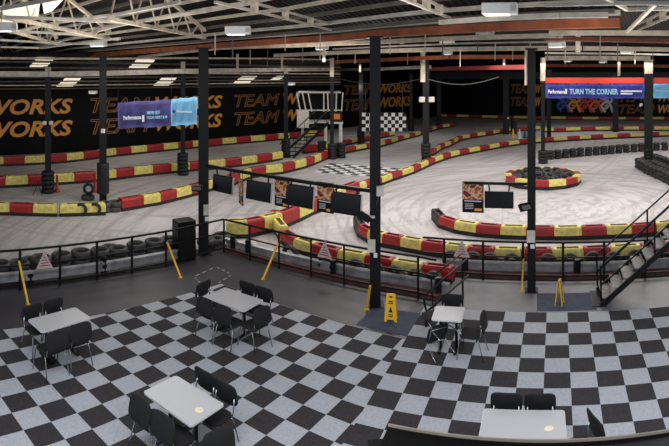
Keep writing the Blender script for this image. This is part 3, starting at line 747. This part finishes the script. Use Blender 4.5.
# floodlights, boxes and notices on the columns
def flood(px, r, py, label, rz=0, tx=.35):
    t = thing('floodlight', label, 'floodlight', at(px, r, zat(py, r)), rz, 'floodlights on the columns')
    R = Matrix.Rotation(tx, 4, 'X')
    MB().box((0,0,0), (.34,.1,.2), R, bev=.01).build('housing', M['black'], t)
    MB().box((0,-.055,.0), (.27,.012,.12), R).build('lens', M['silver'], t)
    MB().bar((0,.04,0), (.22,.18,.02), .04).build('arm', M['black'], t)
flood(197, 16.6, 188, 'black floodlight with a bright lens on the fence corner column'); flood(525, 13.8, 207, 'black floodlight on the slim right column', .3, -.6)
t = thing('floodlight', 'black floodlight on a bent arm at the tall centre column', 'floodlight', at(365, 12.9, zat(217,12.9)), 0, 'floodlights on the columns')
MB().box((.0,0,0), (.30,.12,.16), Matrix.Rotation(.6,4,'Y')).build('housing', M['black'], t); MB().tube([(-.12,0,.12),(-.16,0,.3),(-.14,0,.45)], .018).build('arm', M['black'], t); MB().box((.18,0,0), (.12,.1,.05)).build('bracket', M['grey'], t)
def plaque(px, py, r, w, h, m, label, name='notice', cat='notice'):
    o = MB().box((0,0,0), (w,.02,h)).build(name, m); o.location = at(px, r, zat(py, r)); o.rotation_euler = (0,0,-th(px)); return tag(o, label, cat)
plaque(206, 210, 16.75, .16, .34, M['grey'], 'tall pale notice on the fence corner column'); plaque(207, 219, 16.74, .13, .14, M['wht'], 'small white notice low on the fence corner column')
plaque(371.5, 246, 12.93, .19, .32, M['grey'], 'pale notice on the tall centre column'); plaque(375.5, 255.3, 12.93, .09, .11, M['wht'], 'small white label on the tall centre column')
plaque(531, 236.5, 13.85, .22, .32, M['grey'], 'grey framed notice on the slim right column'); plaque(532.5, 246.5, 13.85, .11, .11, M['wht'], 'small white label on the slim right column')
t = thing('junction_box', 'grey junction box clamped to the tall centre column', 'electrical box', at(380, 12.95, zat(191,12.95)))
MB().box((0,0,0), (.18,.14,.24), bev=.01).build('body', M['grey'], t); MB().tube([(-.03,0,-.12),(-.08,0,-.3),(-.05,.1,-.5)], .01).build('cable', M['cable'], t)
for px, py, r, l in ((422,99.5,33.8,'left of the pair'),(431.5,99.5,33.8,'right of the pair')):
    o = MB().box((0,0,0), (.36,.3,.34), bev=.03).build('lamp_box', M['grey']); o.location = at(px, r, zat(py, r)); tag(o, f'white lamp box on the column right of the chequered board, {l}', 'lamp')
for px, py, r, l in ((103,131,23.2,'second column from the left'),(44.5,123,25.2,'far-left column'),(51,123,25.2,'far-left column, right side'),(641,105,33.9,'thick column between the banners'),(508,118,51.3,'far back column')):
    o = MB().box((0,0,0), (.16,.14,.18), bev=.02).build('sensor', M['white']); o.location = at(px, r, zat(py, r)); tag(o, f'small white sensor on the {l}', 'sensor')

# ---------------------------------------------------------------- lettering and banners
def text_ob(s, m, w, h, parent, loc_, rot, outline=False, name='lettering', shear=.25, bold=.03, thick=.02, two=False):
    cu = bpy.data.curves.new(name, 'FONT'); cu.body = s; cu.size = 1; cu.shear = shear if not outline else shear; cu.resolution_u = 3
    if outline: cu.fill_mode = 'NONE'; cu.bevel_depth = .018; cu.bevel_resolution = 0
    else: cu.offset = bold; cu.extrude = .01
    cu.align_x = 'LEFT'
    tmp = bpy.data.objects.new('tmp', cu); C.objects.link(tmp); bpy.context.view_layer.update()
    dg = bpy.context.evaluated_depsgraph_get(); me = bpy.data.meshes.new_from_object(tmp.evaluated_get(dg)); bpy.data.objects.remove(tmp)
    xs = [v.co.x for v in me.vertices]; ys = [v.co.y for v in me.vertices]; x0, x1, y0, y1 = min(xs), max(xs), min(ys), max(ys)
    for v in me.vertices: v.co.x = (v.co.x-x0)/(x1-x0)*w; v.co.y = (v.co.y-y0)/(y1-y0)*h; v.co.z *= thick/.02
    me.materials.clear(); me.materials.append(m)
    o = link(name, me, parent, loc_, 0, rot); return o
def wall_word(s, x0, x1, A, B, z0, z1, outline, label):
    # lettering on the wall line AB between two bearings, read left to right
    p0, p1 = on_line(x0, A, B), on_line(x1, A, B); d = (p1-p0); w = d.length; d.normalize(); n = Vector((d.y,-d.x,0))
    if n.dot(p0) > 0: n = -n
    o = text_ob(s, M['outl' if outline else 'ltr'], w, z1-z0, None, p0+n*.06+up*z0, (PI/2, 0, math.atan2(d.y,d.x)), outline, 'wall_lettering')
    tag(o, label, 'lettering')
rows = ((2.93,4.06,'upper'),(1.28,2.45,'lower'))
for z0, z1, rn in rows:
    wall_word('WORKS', -16, 72.5, W0, CW, z0, z1, False, f'solid orange letters WORKS at the far left, {rn} row')
    wall_word('TEAM', 90, 150, W0, CW, z0, z1, True, f'outlined letters TEAM behind the purple banner, {rn} row')
    wall_word('WORKS', 155, 222, W0, CW, z0, z1, False, f'solid orange letters WORKS ending right of the fence corner column, {rn} row')
    wall_word('TEAM', 234, 279, W0, CW, z0, z1, True, f'outlined letters TEAM left of the tower, {rn} row')
    wall_word('WORKS', 283, 330, W0, CW, z0, z1, False, f'solid orange letters WORKS behind the tower, {rn} row')
for z0, z1, rn in ((3.62,4.72,'upper'),(1.85,3.15,'lower')):
    wall_word('TEAM', 344, 375, W0, CW, z0, z1, True, f'outlined letters TEAM right of the tower, {rn} row')
    wall_word('WORKS', 378, 411, W0, CW, z0, z1, False, f'solid orange letters WORKS above the chequered board, {rn} row')
for z0, z1, rn in ((3.45,4.65,'upper'),(1.75,2.95,'lower')):
    wall_word('TEAM', 511, 534, CW, WR, z0, z1, True, f'outlined letters TEAM left of the slim right column, {rn} row')
    wall_word('W', 535.5, 541, CW, WR, z0, z1, False, f'solid orange letter just right of the slim right column, {rn} row')
for z0, z1, rn in ((2.4,3.6,'upper'),(.85,2.0,'lower')):
    wall_word('TEAM', 619, 655, CW, WR, z0, z1, True, f'outlined letters TEAM beyond the thick right column, {rn} row')
    wall_word('WORKS', 658, 692, CW, WR, z0, z1, False, f'solid orange letters WORKS at the right edge, {rn} row')
# row of coloured interlocking arrow emblems
k = 0
for x, m, l in ((558,'lblue','dark blue'),(569,'lgold','gold'),(580,'lred','dark red'),(591,'lor','orange'),(602,'lwh','pale grey')):
    for zc, rn in ((4.0,'upper'),(1.95,'lower')):
        p0, p1 = on_line(x-1, CW, WR), on_line(x+12, CW, WR); d = (p1-p0); w = d.length; d.normalize(); n = Vector((d.y,-d.x,0)); 
        if n.dot(p0) > 0: n = -n
        b = MB(); hh = 1.05
        def Q(u, v, e=.06): return p0+d*(u*w)+up*(zc+v*hh)+n*e
        def stroke(pts, wd=.15):
            for a, c in zip(pts, pts[1:]): b.bar(Q(*a), Q(*c), .05, wd*1.9)
        stroke([(.75,1),(.95,.55),(.62,.35),(.25,.35),(.02,-.15),(.35,-.85)], .16)
        stroke([(.62,.35),(.95,-.9)], .16); stroke([(.3,-.1),(.55,-.02),(.5,-.35),(.25,-.45)], .12); stroke([(.02,1),(.28,.62),(.6,.62)], .12)
        tag(b.build('wall_emblem', M[m]), f'{l} angular arrow emblem on the back wall, {rn} row', 'emblem')
# banners
def banner(p0, p1, z0t, z1t, h, m, label, name='banner', sag=.05):
    t = thing(name, label, 'banner', p0+up*z0t)
    b = MB(); bm = b.bm; n = 24; rows_ = []
    d = p1-p0; dn = Vector((d.y,-d.x,0)).normalized()
    for i in range(n+1):
        u = i/n; base = d*u+up*((z1t-z0t)*u); col = []
        for j in range(7):
            v = j/6; ripple = math.sin(u*17+v*3)*.025+math.sin(u*41+v*7)*.01
            col.append(bm.verts.new(base-up*(h*v+(.015*math.sin(u*PI*4) if j in (0,6) else 0))+dn*ripple))
        rows_.append(col)
    for i in range(n):
        for j in range(6): f = bm.faces.new((rows_[i][j],rows_[i+1][j],rows_[i+1][j+1],rows_[i][j+1])); f.smooth = True
    r = bmesh.ops.solidify(bm, geom=bm.faces[:], thickness=.012)
    b.build('sheet', m, t)
    for u in (0,1): MB().tube([d*u+up*((z1t-z0t)*u), d*u+up*((z1t-z0t)*u+1.0)], .008, 6).build('rope', M['dark'], t)
    return t, d, dn
bp0, bp1 = at(118,21.5), at(171.5,20.8)
t, d, dn = banner(bp0, bp1, zat(102.5,21.5), zat(99.5,20.8), 1.06, M['purple'], 'purple advertising banner hung between the two left columns')
rz = math.atan2(d.y,d.x); o_ = -.07*dn if dn.dot(bp0) > 0 else .07*dn
sl_ = (zat(99.5,20.8)-zat(102.5,21.5))/d.length
def put(s, u, v, w, h, m, bold=.03): text_ob(s, m, w, h, t, d*u+o_+up*(sl_*d.length*u - v), (PI/2, -math.atan(sl_)*1.0, rz), name='lettering', shear=0, bold=bold)
put('Performance', .12, .72, .75, .17, M['txtw']); put("WE'VE GOT", .56, .55, .55, .14, M['txtc']); put('YOUR NEXT JOB', .56, .76, .85, .14, M['txtc'])
MB().box(d*.49+o_+up*(-.62), (.09,.02,.26), Matrix.Rotation(rz,4,'Z')).build('emblem', M['txtw'], t)
bp0, bp1 = at(171.5,20.7), at(197,20.2)
t, d, dn = banner(bp0, bp1, zat(99.0,20.7), zat(97.0,20.2), 1.06, M['cyan'], 'light blue advertising banner beside the purple one')
rz = math.atan2(d.y,d.x); o_ = -.07*dn if dn.dot(bp0) > 0 else .07*dn; sl_ = 0
put('Performance', .22, .52, .68, .10, M['txtw'], .01); MB().lathe([(0,-.01),(.075,-.01),(.075,.01),(0,.01)], d*.13+o_+up*(-.46), n=16, closed=False, axis='Y').build('emblem', M['lblue'], t)
bp0, bp1 = at(545.5,34.2), at(644.5,33.3)
t, d, dn = banner(bp0, bp1, zat(84.3,34.2), zat(84.3,33.3), .90, M['blue'], 'dark blue banner reading TURN THE CORNER between two right columns')
rz = math.atan2(d.y,d.x); o_ = -.07*dn if dn.dot(bp0) > 0 else .07*dn
put('Performance', .03, .60, 1.15, .26, M['txtw']); put('TURN THE CORNER', .25, .64, 3.15, .36, M['txtc'], .04)
for v, w in ((.42,1.35),(.58,.75)): MB().box(d*.765+o_+up*(-v)+d.normalized()*w/2, (w,.02,.10), Matrix.Rotation(rz,4,'Z')).build('print', M['txtw'], t)
MB().box(d*.215+o_+up*(-.45), (.12,.02,.32), Matrix.Rotation(rz,4,'Z')).build('emblem', M['txtw'], t)
bp0, bp1 = at(653.5,33.2), at(700,32.6)
t, d, dn = banner(bp0, bp1, zat(83.5,33.2), zat(83.5,32.6), .92, M['cyan'], 'light blue banner at the right edge of the hall')
rz = math.atan2(d.y,d.x); o_ = -.07*dn if dn.dot(bp0) > 0 else .07*dn
put('www.performance', .05, .52, 2.0, .12, M['txtw'], .01)
# chequered board
bp0, bp1 = at(362,41), at(406,40)
t = thing('chequered_board', 'black and white chequered board hanging behind the tall centre column', 'board', at(384,40.5,zat(122,40.5)), -th(384)-.02)
nb = MB(); w, h = 3.4, 1.42
nb.box((0,0,0), (w,.05,h), mi=0)
for i in range(12):
    for j in range(5):
        if (i+j) % 2: nb.box((-w/2+(i+.5)*w/12, -.027, -h/2+(j+.5)*h/5), (w/12,.01,h/5), mi=1)
nb.build('panel', [M['wht'], M['tvb']], t)
for s in (-1,1): MB().bar((s*w*.42,0,h/2), (s*w*.42,0,h/2+2.2), .03).build('hanger', M['cable'], t)

# ---------------------------------------------------------------- control tower
tr = 41.5; ax = at(296,tr); bx = at(343,tr); d = (bx-ax); d.z = 0; Wd = d.length; d.normalize(); n = Vector((-d.y,d.x,0))
t = thing('control_tower', 'white framed control cabin on legs with a black staircase', 'tower', ax, math.atan2(d.y,d.x))
zf = 2.05; zt = 4.45
b = MB(); b.box((Wd/2+.2,1.1,zf), (Wd-.4,2.4,.14)); b.build('deck', M['white'], t)
for x in (2.35,3.55): MB().box((x,0,zf/2), (.22,.22,zf)).build('leg', M['white'], t)
for x in (.45,3.55): MB().box((x,2.1,zf/2), (.2,.2,zf)).build('leg', M['white'], t)
MB().box((.55,0,zf+.28), (.95,.06,1.35)).build('side_panel', M['white'], t)
MB().box((3.2,0,zf+.45), (.9,.06,.75)).build('sign_panel', M['tvb'], t)
MB().box((3.1,-.04,zf+.5), (.75,.02,.42)).build('orange_sign', M['orange'], t)
MB().box((Wd/2,1.1,zt), (Wd-.3,2.5,.1)).build('roof', M['white'], t)
for x0, x1 in ((.35,.05),(.8,.5),(1.25,.95),(2.2,2.2),(2.55,2.5),(3.15,3.2),(3.6,3.7)):
    MB().bar((x0,0,zf+.9), (x1,0,zt), .09).build('window_frame', M['white'], t)
MB().box((1.8,0,zf+1.0), (3.6,.06,.08)).build('sill', M['white'], t)
MB().box((1.75,2.25,(zf+zt)/2), (3.5,.05,zt-zf)).build('back_panel', M['wallb'], t)
MB().box((.15,.02,zt-.6), (.25,.02,1.1)).build('glass_pane', M['screen'], t)
# staircase of the tower
f0 = Vector((-.9,-5.0,0)); f1 = Vector((1.6,-.1,zf))
for dx in (0,.95):
    a_, c_ = f0+Vector((dx,0,0)), f1+Vector((dx,0,0))
    MB().bar(a_+up*.1, c_, .08, .2).build('stringer', M['black'], t)
    MB().tube([a_+up*1.0, c_+up*1.0], .035, 6).build('handrail', M['black'], t)
    for u in (.05,.35,.65,.95): MB().bar(a_.lerp(c_,u)+up*.05, a_.lerp(c_,u)+up*1.0, .04).build('baluster', M['black'], t)
for k in range(10):
    u = (k+.6)/10; MB().box(f0.lerp(f1,u)+Vector((.475,0,.06)), (.95,.26,.05)).build('tread', M['dark'], t)

# small cones and figures in the distance
for px, py, m, l in ((513,138,'ylw','yellow'),(519.5,138.5,'wht','white'),(525,138,'teal','dark teal')):
    b = MB().lathe([(0,0),(.28,0),(.28,.04),(.17,.05),(.05,.85),(0,.87)], n=14, closed=False); o = b.build('traffic_cone', M[m]); o.location = G(px,py); tag(o, f'small {l} cone beyond the far barrier curve', 'cone', 'cones on the far track')
for px, py, l in ((57,192,'right of the far-left column'),(95,192,'left of the sleeved column')):
    b = MB().lathe([(0,0),(.16,0),(.16,.05),(.09,.1),(.05,.75),(.07,.8),(0,.9)], n=14, closed=False); o = b.build('fire_extinguisher', M['red']); o.location = G(px,py); tag(o, f'red marker post standing {l}', 'marker post')
p = G(37,196); t = thing('folding_stand', 'thin black folding stand left of the far-left tyre column', 'stand', p)
MB().tube([(-.25,0,0),(.12,.05,.75)], .018, 6).build('leg', M['black'], t); MB().tube([(.25,.1,0),(-.02,.05,.7)], .018, 6).build('leg', M['black'], t)

# ---------------------------------------------------------------- roof
def beam(pts, w, h, m, label, name='roof_beam', cat='roof beam'):
    b = MB()
    for a, c in zip(pts, pts[1:]): b.bar(a, c, w, h)
    return tag(b.build(name, M[m]), label, cat)
def hz(px, py, z): return G(px, py, z)      # above the eye both signs cancel
BRN = [hz(-30,70.5,6.86), hz(25,66,6.86), hz(90,55,6.86), hz(200,47.3,6.86), hz(220,45.5,6.86), hz(340,38,6.86), hz(380,34,6.86), hz(450,29.5,6.86), hz(560,24.5,6.86), hz(620,23,6.86)]
beam(BRN, .16, .19, 'rust', 'red oxide valley beam on top of the nearest row of columns')
beam([p*.985+up*.30 for p in BRN], .12, .10, 'grey', 'grey gutter above the red oxide valley beam')
# near-bay purlins, parallel to the valley beam, climbing towards the viewer
def offs(pts, k, z):
    out = []
    for i, p in enumerate(pts):
        d = pts[min(i+1,len(pts)-1)]-pts[max(i-1,0)]; d.z = 0; d.normalize(); n = Vector((d.y,-d.x,0))
        q = p+n*k; q.z = z; out.append(q)
    return out
SH = [BRN[0],BRN[2],BRN[3],BRN[5],BRN[7],BRN[9]]
PK = ((.5,7.05,'dpur'),(1.0,7.18,'grey'),(1.6,7.34,'dpur'),(2.2,7.5,'cream'),(2.9,7.68,'grey'),(3.5,7.85,'grey'),(4.2,8.02,'dpur'),(4.9,8.2,'cream'),(6.4,8.55,'grey'),(8.0,8.9,'cream'))
for k, z, m in PK:
    beam(offs(SH, k, z), .08, .09, m, f'pale purlin of the near roof bay, {nth(1+[q[0] for q in PK].index(k))} from the valley beam', 'purlin', 'purlin')
# near-bay sheeting above the purlins
lo = offs(SH, -.1, 7.1); hi = offs(SH, 9.0, 9.35)
b = MB(); bm = b.bm
A_ = [bm.verts.new(p) for p in lo]; B_ = [bm.verts.new(p) for p in hi]
for i in range(len(lo)-1): bm.faces.new((A_[i],A_[i+1],B_[i+1],B_[i]))
bmesh.ops.solidify(bm, geom=bm.faces[:], thickness=.04); struct(b.build('ceiling', M['roof']))
# trusses spanning from the valley beam towards the viewer
def truss(a, c, label, n=5, rise=.95):
    t = thing('roof_truss', label, 'roof truss'); 
    if 'tall centre' in label or 'right edge' in label:
        MB().bar(a, c, .05, .05).build('chord', M['grey'], t); MB().bar(a+up*.16, c+up*.16, .05, .05).build('chord', M['grey'], t)
        for k in range(1, 4): MB().box(a.lerp(c,k/4)+up*.08, (.16,.04,.2)).build('gusset', M['cream'], t)
        return
    top0, top1 = a+up*.25, c+up*(rise+.6)
    MB().bar(a, c, .09, .09).build('bottom_chord', M['cream'], t); MB().bar(top0, top1, .09, .09).build('top_chord', M['cream'], t)
    for k in range(n):
        u0, u1 = k/n, (k+.5)/n; u2 = (k+1)/n
        MB().bar(a.lerp(c,u0), top0.lerp(top1,u1), .035).build('web', M['cream'], t); MB().bar(top0.lerp(top1,u1), a.lerp(c,u2), .035).build('web', M['cream'], t)
        MB().box(a.lerp(c,u2)+up*.03, (.14,.04,.12)).build('gusset', M['cream'], t)
for (x0,y0,x1,y1,l) in ((14,57,-34,40,'at the far left edge'),(57,44,0,28,'second from the left'),(110,39,0,16.5,'third from the left'),(205,38,110,19,'above the purple banner'),(331,30,215,2,'left of the tall centre column'),(450,18,395,-4,'right of the tall centre column'),(638,30,700,4,'at the right edge')):
    truss(hz(x0,y0,7.0), hz(x1,y1,7.05), f'pale steel roof truss {l}')
# long light rails crossing the near bay on the left
for k, (pts, z) in enumerate((([(0,17),(60,19),(120,22)],7.05),([(11,31),(79,34.5),(118,40)],7.0),([(0,40),(60,43.5),(100,44)],6.95),([(0,47),(40,48),(86,42),(120,38.5)],6.95),([(0,9),(70,-4)],7.1),([(10,33),(60,22),(120,14),(180,2)],7.2),([(35,48),(120,25),(200,12),(250,3)],7.15))):
    beam([hz(x,y,z) for x,y in pts], .07, .07, 'grey', f'pale tie rail under the left part of the near roof, {nth(k+1)} of seven', 'tie_rail', 'tie rail')
# diagonal brace at right
beam([hz(655,4,6.9), hz(627,32,6.7)], .06, .06, 'grey', 'steep grey diagonal brace at the top right', 'brace', 'brace')
beam([hz(600,-6,6.95), hz(627,9.5,6.9), hz(690,8,6.9)], .06, .06, 'grey', 'grey rail crossing the top right corner', 'tie_rail', 'tie rail')
beam([hz(545,5,6.9), hz(640,3,6.9), hz(690,4,6.9)], .05, .06, 'grey', 'grey purlin at the very top right', 'purlin', 'purlin')
beam([hz(440,22.5,6.9), hz(500,18,6.9), hz(560,15.5,6.9), hz(608,15,6.9)], .10, .10, 'grey', 'grey pipe above the red oxide beam on the right', 'pipe', 'pipe')
# beams and pipes behind, on the right half
BL = [
 ([(130,58),(220,48),(300,45.5),(340,43.5),(378,42),(450,38.5),(560,35.5)],6.8,.10,.12,'cream','cream pipe just behind the red oxide beam','pipe'),
 ([(549,33),(620,33),(690,33.5)],6.8,.10,.12,'cream','cream pipe at the right behind the slim column','pipe'),
 ([(545,38.5),(620,40),(690,41.5)],6.8,.12,.12,'rust','red oxide beam at the right, upper one','beam'),
 ([(275,55.5),(297,54.5),(330,53),(430,49.5),(560,48),(690,50)],6.8,.18,.16,'cream','thick cream beam across the middle of the hall','beam'),
 ([(333,49),(400,46),(460,43.5),(545,42),(562,42)],6.8,.05,.05,'grey','thin grey conduit across the middle of the hall','pipe'),
 ([(545,53),(690,55)],6.8,.06,.08,'grey','thin grey conduit at the right','pipe'),
 ([(545,58),(600,58),(650,58.5)],6.8,.2,.25,'cream','tan beam above the blue banner','beam'),
 ([(330,62),(378,60),(450,57),(526,57)],6.8,.2,.22,'rust','red oxide beam behind the thick cream beam','beam'),
 ([(545,65.5),(620,65.5),(690,66.5)],6.8,.2,.3,'rust','red oxide beam at the right, lower one','beam'),
 ([(333,70),(378,69),(430,67)],6.4,.2,.25,'grey','pale beam left of the cream column top','beam'),
 ([(430,69),(526,67)],6.3,.2,.28,'crimson','crimson beam above the dark back area','beam'),
]
for pts, z, w, h, m, l, c_ in BL: beam([hz(x,y,z) for x,y in pts], w, h, m, l, 'roof_'+c_, 'roof '+c_)
b = MB(); q0, q1 = at(545,35.2,5.45), at(700,33.9,5.45); b.bar(q0, q1, .2, .38); tag(b.build('roof_beam', M['redbeam']), 'bright red beam directly above the blue banner', 'roof beam')
# drop posts and braces between the beams
for k, (x, y0, y1, r) in enumerate(((237.5,54,70,30),(282,56,70,33),(324,46,62,22),(360,64,72,34),(504,57,66,34),(619,58,76,32),(560,33,38,13.5),(402,38,44,16),(578,32,52,17))):
    o = MB().bar(at(x,r,zat(y1,r)), at(x,r,zat(y0,r)), .12).build('drop_post', M['cream']); tag(o, f'short pale drop post between roof beams, {nth(k+1)} of nine', 'post')
# left middle distance: pale lattice valley beam along the second row of columns
Dl = [at(-30,25,5.86), at(48,25.4,5.84), at(110,27.5,5.90), at(183,30,6.02), at(286,36.5,6.2), at(332,41,6.25)]
beam(Dl, .25, .26, 'grey', 'pale valley beam along the second row of columns on the left')
beam([p+up*.75 for p in Dl], .1, .1, 'cream', 'thin cream rail above the pale valley beam', 'tie_rail', 'tie rail')
# far left roof sheet falling to the wall, with purlins and skylights
n_ = 9; up_ = [Dl[0].lerp(Dl[1],0)]
tops = [at(x, r, 6.9) for x, r in ((-60,24),(48,25.6),(110,27.8),(183,30.4),(286,37),(340,42))]
wt = []
for x in (-60,48,110,183,286,340):
    q = on_line(x, W0, CW); q.z = 4.75; wt.append(q)
b = MB(); bm = b.bm; A_ = [bm.verts.new(p) for p in tops]; B_ = [bm.verts.new(p) for p in wt]
for i in range(len(tops)-1): bm.faces.new((A_[i],A_[i+1],B_[i+1],B_[i]))
bmesh.ops.solidify(bm, geom=bm.faces[:], thickness=.05); struct(b.build('ceiling', M['dark']))
for k in range(1, 8):
    u = k/8; beam([tops[i].lerp(wt[i],u)-up*.16 for i in range(6)], .08, .09, 'cream' if k % 3 == 0 else 'dpur', f'purlin under the far left roof slope, {nth(k)} from the valley', 'purlin', 'purlin')
# translucent skylight panels in the far left slope
k = 0
def slope_pt(px, u):
    for i in range(5):
        xs = (-60,48,110,183,286,340)
        if xs[i] <= px <= xs[i+1]:
            f = (px-xs[i])/(xs[i+1]-xs[i]); return tops[i].lerp(tops[i+1],f).lerp(wt[i].lerp(wt[i+1],f),u)-up*.07
for (x, u0, u1, w) in ((37,.06,.30,9),(64,.55,.86,8),(136,.06,.30,9),(160,.55,.86,8),(237,.5,.8,8),(272,.5,.68,5)):
    m_ = 3
    for j in range(m_):
        a = u0+(u1-u0)*j/m_+.012; c_ = u0+(u1-u0)*(j+1)/m_-.012; k += 1; sh = (m_-1-j)*3.2
        q = [slope_pt(x-w+sh,c_), slope_pt(x+w+sh,c_), slope_pt(x+w+sh+2,a), slope_pt(x-w+sh+2,a)]
        struct(MB().plate(q, .02).build(f'window_{k}', M['sky']))
# bright near skylights at the top left corner
for (pts) in ([(-4,0),(40,-6),(38,12),(4,18)], [(-30,16),(0,3),(3,19),(-20,30)], [(42,-8),(66,-12),(52,4),(44,7)]):
    k += 1; q = [G(x,y,7.62) for x,y in pts]
    q = [Vector((p.x,p.y,7.45)) for p in q]
    struct(MB().plate(q, .02).build(f'window_{k}', M['sky']))

# thin hanger rods between the roof beams
rr2 = random.Random(3)
for k in range(26):
    x = 215+k*17.5; r0 = rr2.choice((15, 19, 24)); z0 = rr2.uniform(6.15, 6.5)
    if x > 660: break
    o = MB().bar(at(x, r0, z0), at(x+.3, r0, 6.95), .03).build('hanger_rod', M['dpur' if k % 2 else 'cream']); tag(o, f'thin hanger rod below the roof beams, {nth(k+1)} from the left', 'hanger rod', 'hanger rods below the roof beams')
# hanging cable
pts = [at(333,41,zat(79,41))]+[at(340+i*8.5, 41-i*.6, zat(79+6*math.sin(PI*i/10)-i*.1, 41-i*.6)) for i in range(11)]
o = MB().tube(pts, .03, 6).build('hanging_cable', M['cable']); tag(o, 'pale sagging cable left of the column with the cream top', 'cable')
pts = [at(427+i*7.2, 34.5, zat(79+6.5*math.sin(PI*i/10)-i*.2, 34.5)) for i in range(11)]
o = MB().tube(pts, .03, 6).build('hanging_cable', M['cable']); tag(o, 'pale sagging cable right of the column with the cream top', 'cable')

# ---------------------------------------------------------------- light fittings, hall lamps and added fill lights
fix = [(4,27,12,'at the left edge'),(98.5,43.5,18.5,'above the sleeved column'),(238,30.5,12.5,'large, left of the tall centre column'),(500,9,9.0,'largest, at the top right of centre'),
 (485,33,17.5,'below the largest fitting'),(447,41.5,22,'left of the twin pipes'),(557,44.5,18.4,'right of the slim column top'),(627,51,24,'above the TURN THE CORNER banner, right'),
 (568,60.5,40,'small, above the left of the blue banner'),(603,61.5,40,'small, above the middle of the blue banner'),(322,47.5,24,'behind the left of the tall centre column'),(448,53,35,'small, right of the cream column top'),(93,92,36,'small, low behind the sleeved column'),(291,83.5,38,'small, above the tower')]
lamps = []
for px, py, r, l in fix:
    z = zat(py, r); p = at(px, r, z); t = thing('ceiling_light', f'white boxy ceiling light, {l}', 'ceiling light', p, -th(px)-.1, 'white ceiling light fittings')
    MB().box((0,0,0), (.60,.30,.19), bev=.012).build('housing', M['lamp'], t)
    MB().box((-.05,0,-.10), (.42,.24,.015)).build('diffuser', M['glow'], t)
    MB().box((.24,-.156,0), (.10,.01,.10)).build('vent', M['grey'], t)
    lamps.append((p, r))
def area(x, y, z, sx, sy, e, col=(1,.96,.90), rot=(0,0,0)):
    l = bpy.data.lights.new('lamp', 'AREA'); l.shape = 'RECTANGLE'; l.size = sx; l.size_y = sy; l.energy = e; l.color = col
    return link('lamp', l, None, (x,y,z), 0, rot)
def point(x, y, z, e, rad=.35, col=(1,.95,.88)):
    l = bpy.data.lights.new('fill_point', 'POINT'); l.energy = e; l.shadow_soft_size = rad; l.color = col
    return link('fill_point', l, None, (x, y, z))
area(-3, 4.5, 6.6, 5, 4, 380, (.93,.96,1)); area(5, 4.5, 6.6, 5, 4, 350, (.93,.96,1))
area(3.5, 21, 6.5, 9, 4, 560); area(13, 19, 6.5, 8, 4, 600); area(9, 31, 6.6, 12, 4, 560); area(21, 29, 6.6, 10, 4, 620)
area(-6, 19.5, 6.4, 6, 3, 280); area(-9, 27, 6.4, 6, 3, 35); area(0, 34, 6.4, 6, 3, 170); area(6, 48, 6.3, 8, 3, 170); area(24, 45, 6.4, 10, 3, 300)
area(-16, 28, 6.2, 5, 3, 20); area(-5, 44, 5.5, 5, 3, 70); area(-13,35,4.4,6,2,50)
for x, y, sx, sy, e in ((-5,11,3,2,55),(-7.5,14,3,2,50),(1,9,3,2,45),(6,7.5,3,2,45),(0,17,4,1.5,60),(9,15,5,1.5,70),(6,22,6,2,80),(16,20,5,2,80),(14,30,6,2,90),(-10,19,3,2,45)):
    area(x, y, 6.05, sx, sy, e, (1,.95,.88), (PI,0,0))  # added upward fill to brighten the roof beams, no fittings there
for x, y, z, e in ((-2,9,5.9,60),(-5,13,5.8,60),(5,9.5,5.7,70),(9,19,5.2,130),(1,20,5.2,110),(-9,17,5.4,60),(4,28,5.2,120),(14.5,20,5.0,110),(23,34,4.8,100),(-9,24,5.2,40),(-14,30,4.4,70),(-3,38,4.6,90),(2,44,4.8,110),(24,52,4.3,170),(34,44,4.3,150)):
    point(x, y, z, e, .6)  # added point fills for roof steel and far hall, away from the fittings

# ---------------------------------------------------------------- viewing gallery and its rail
th0 = .40; dd = .832; zr = 5.15
nrm = Vector((math.sin(th0), math.cos(th0), 0)); rt = Vector((math.cos(th0), -math.sin(th0), 0))
def rp(px, z, extra=0): 
    phi = th(px)-th0; return nrm*(dd+extra)+rt*((dd+extra)*math.tan(phi))+up*z
t = thing('balcony_rail', 'black balcony rail with a worn pale edge across the bottom right', 'railing')
a, c_ = rp(383.5, zr), rp(383.5, zr)+rt*2.6
MB().bar(a-up*.035, c_-up*.035, .07, .07).build('top_rail', M['tvb'], t)
tag(MB().bar(a+up*.002+nrm*.028, c_+up*.002+nrm*.032, .003, .004).build('edge_strip', M['cream'], t), 'worn pale strip', None)
MB().plate([a-up*.08-nrm*.01, c_-up*.08-nrm*.01, c_-up*1.06-nrm*.01, a-up*1.06-nrm*.01], .02).build('infill_panel', M['tvb'], t)
MB().box(a-up*.55, (.05,.05,1.06)).build('post', M['rail'], t)
b = MB(); g0 = nrm*(dd+.06)
b.prism([(g0-rt*4).xy, (g0+rt*5).xy, (g0+rt*5-nrm*3.2).xy, (g0-rt*4-nrm*3.2).xy], 3.85, 4.05); struct(b.build('floor', M['floor_d']))
for s in (-3.8, 4.8):
    p = g0+rt*s-nrm*.2; b = MB(); b.box((p.x,p.y,1.93), (.15,.15,3.84)); tag(b.build('gallery_post', M['black']), f"black post carrying the gallery, {'left' if s < 0 else 'right'} one", 'post')

# ---------------------------------------------------------------- world and view
w = bpy.data.worlds.new('world'); bpy.context.scene.world = w; w.use_nodes = True
w.node_tree.nodes['Background'].inputs['Color'].default_value = (.80,.88,1,1); w.node_tree.nodes['Background'].inputs['Strength'].default_value = .8
vs = bpy.context.scene.view_settings; vs.view_transform = 'Standard'; vs.look = 'None'; vs.exposure = 0; vs.gamma = 1; vs.use_curve_mapping = False
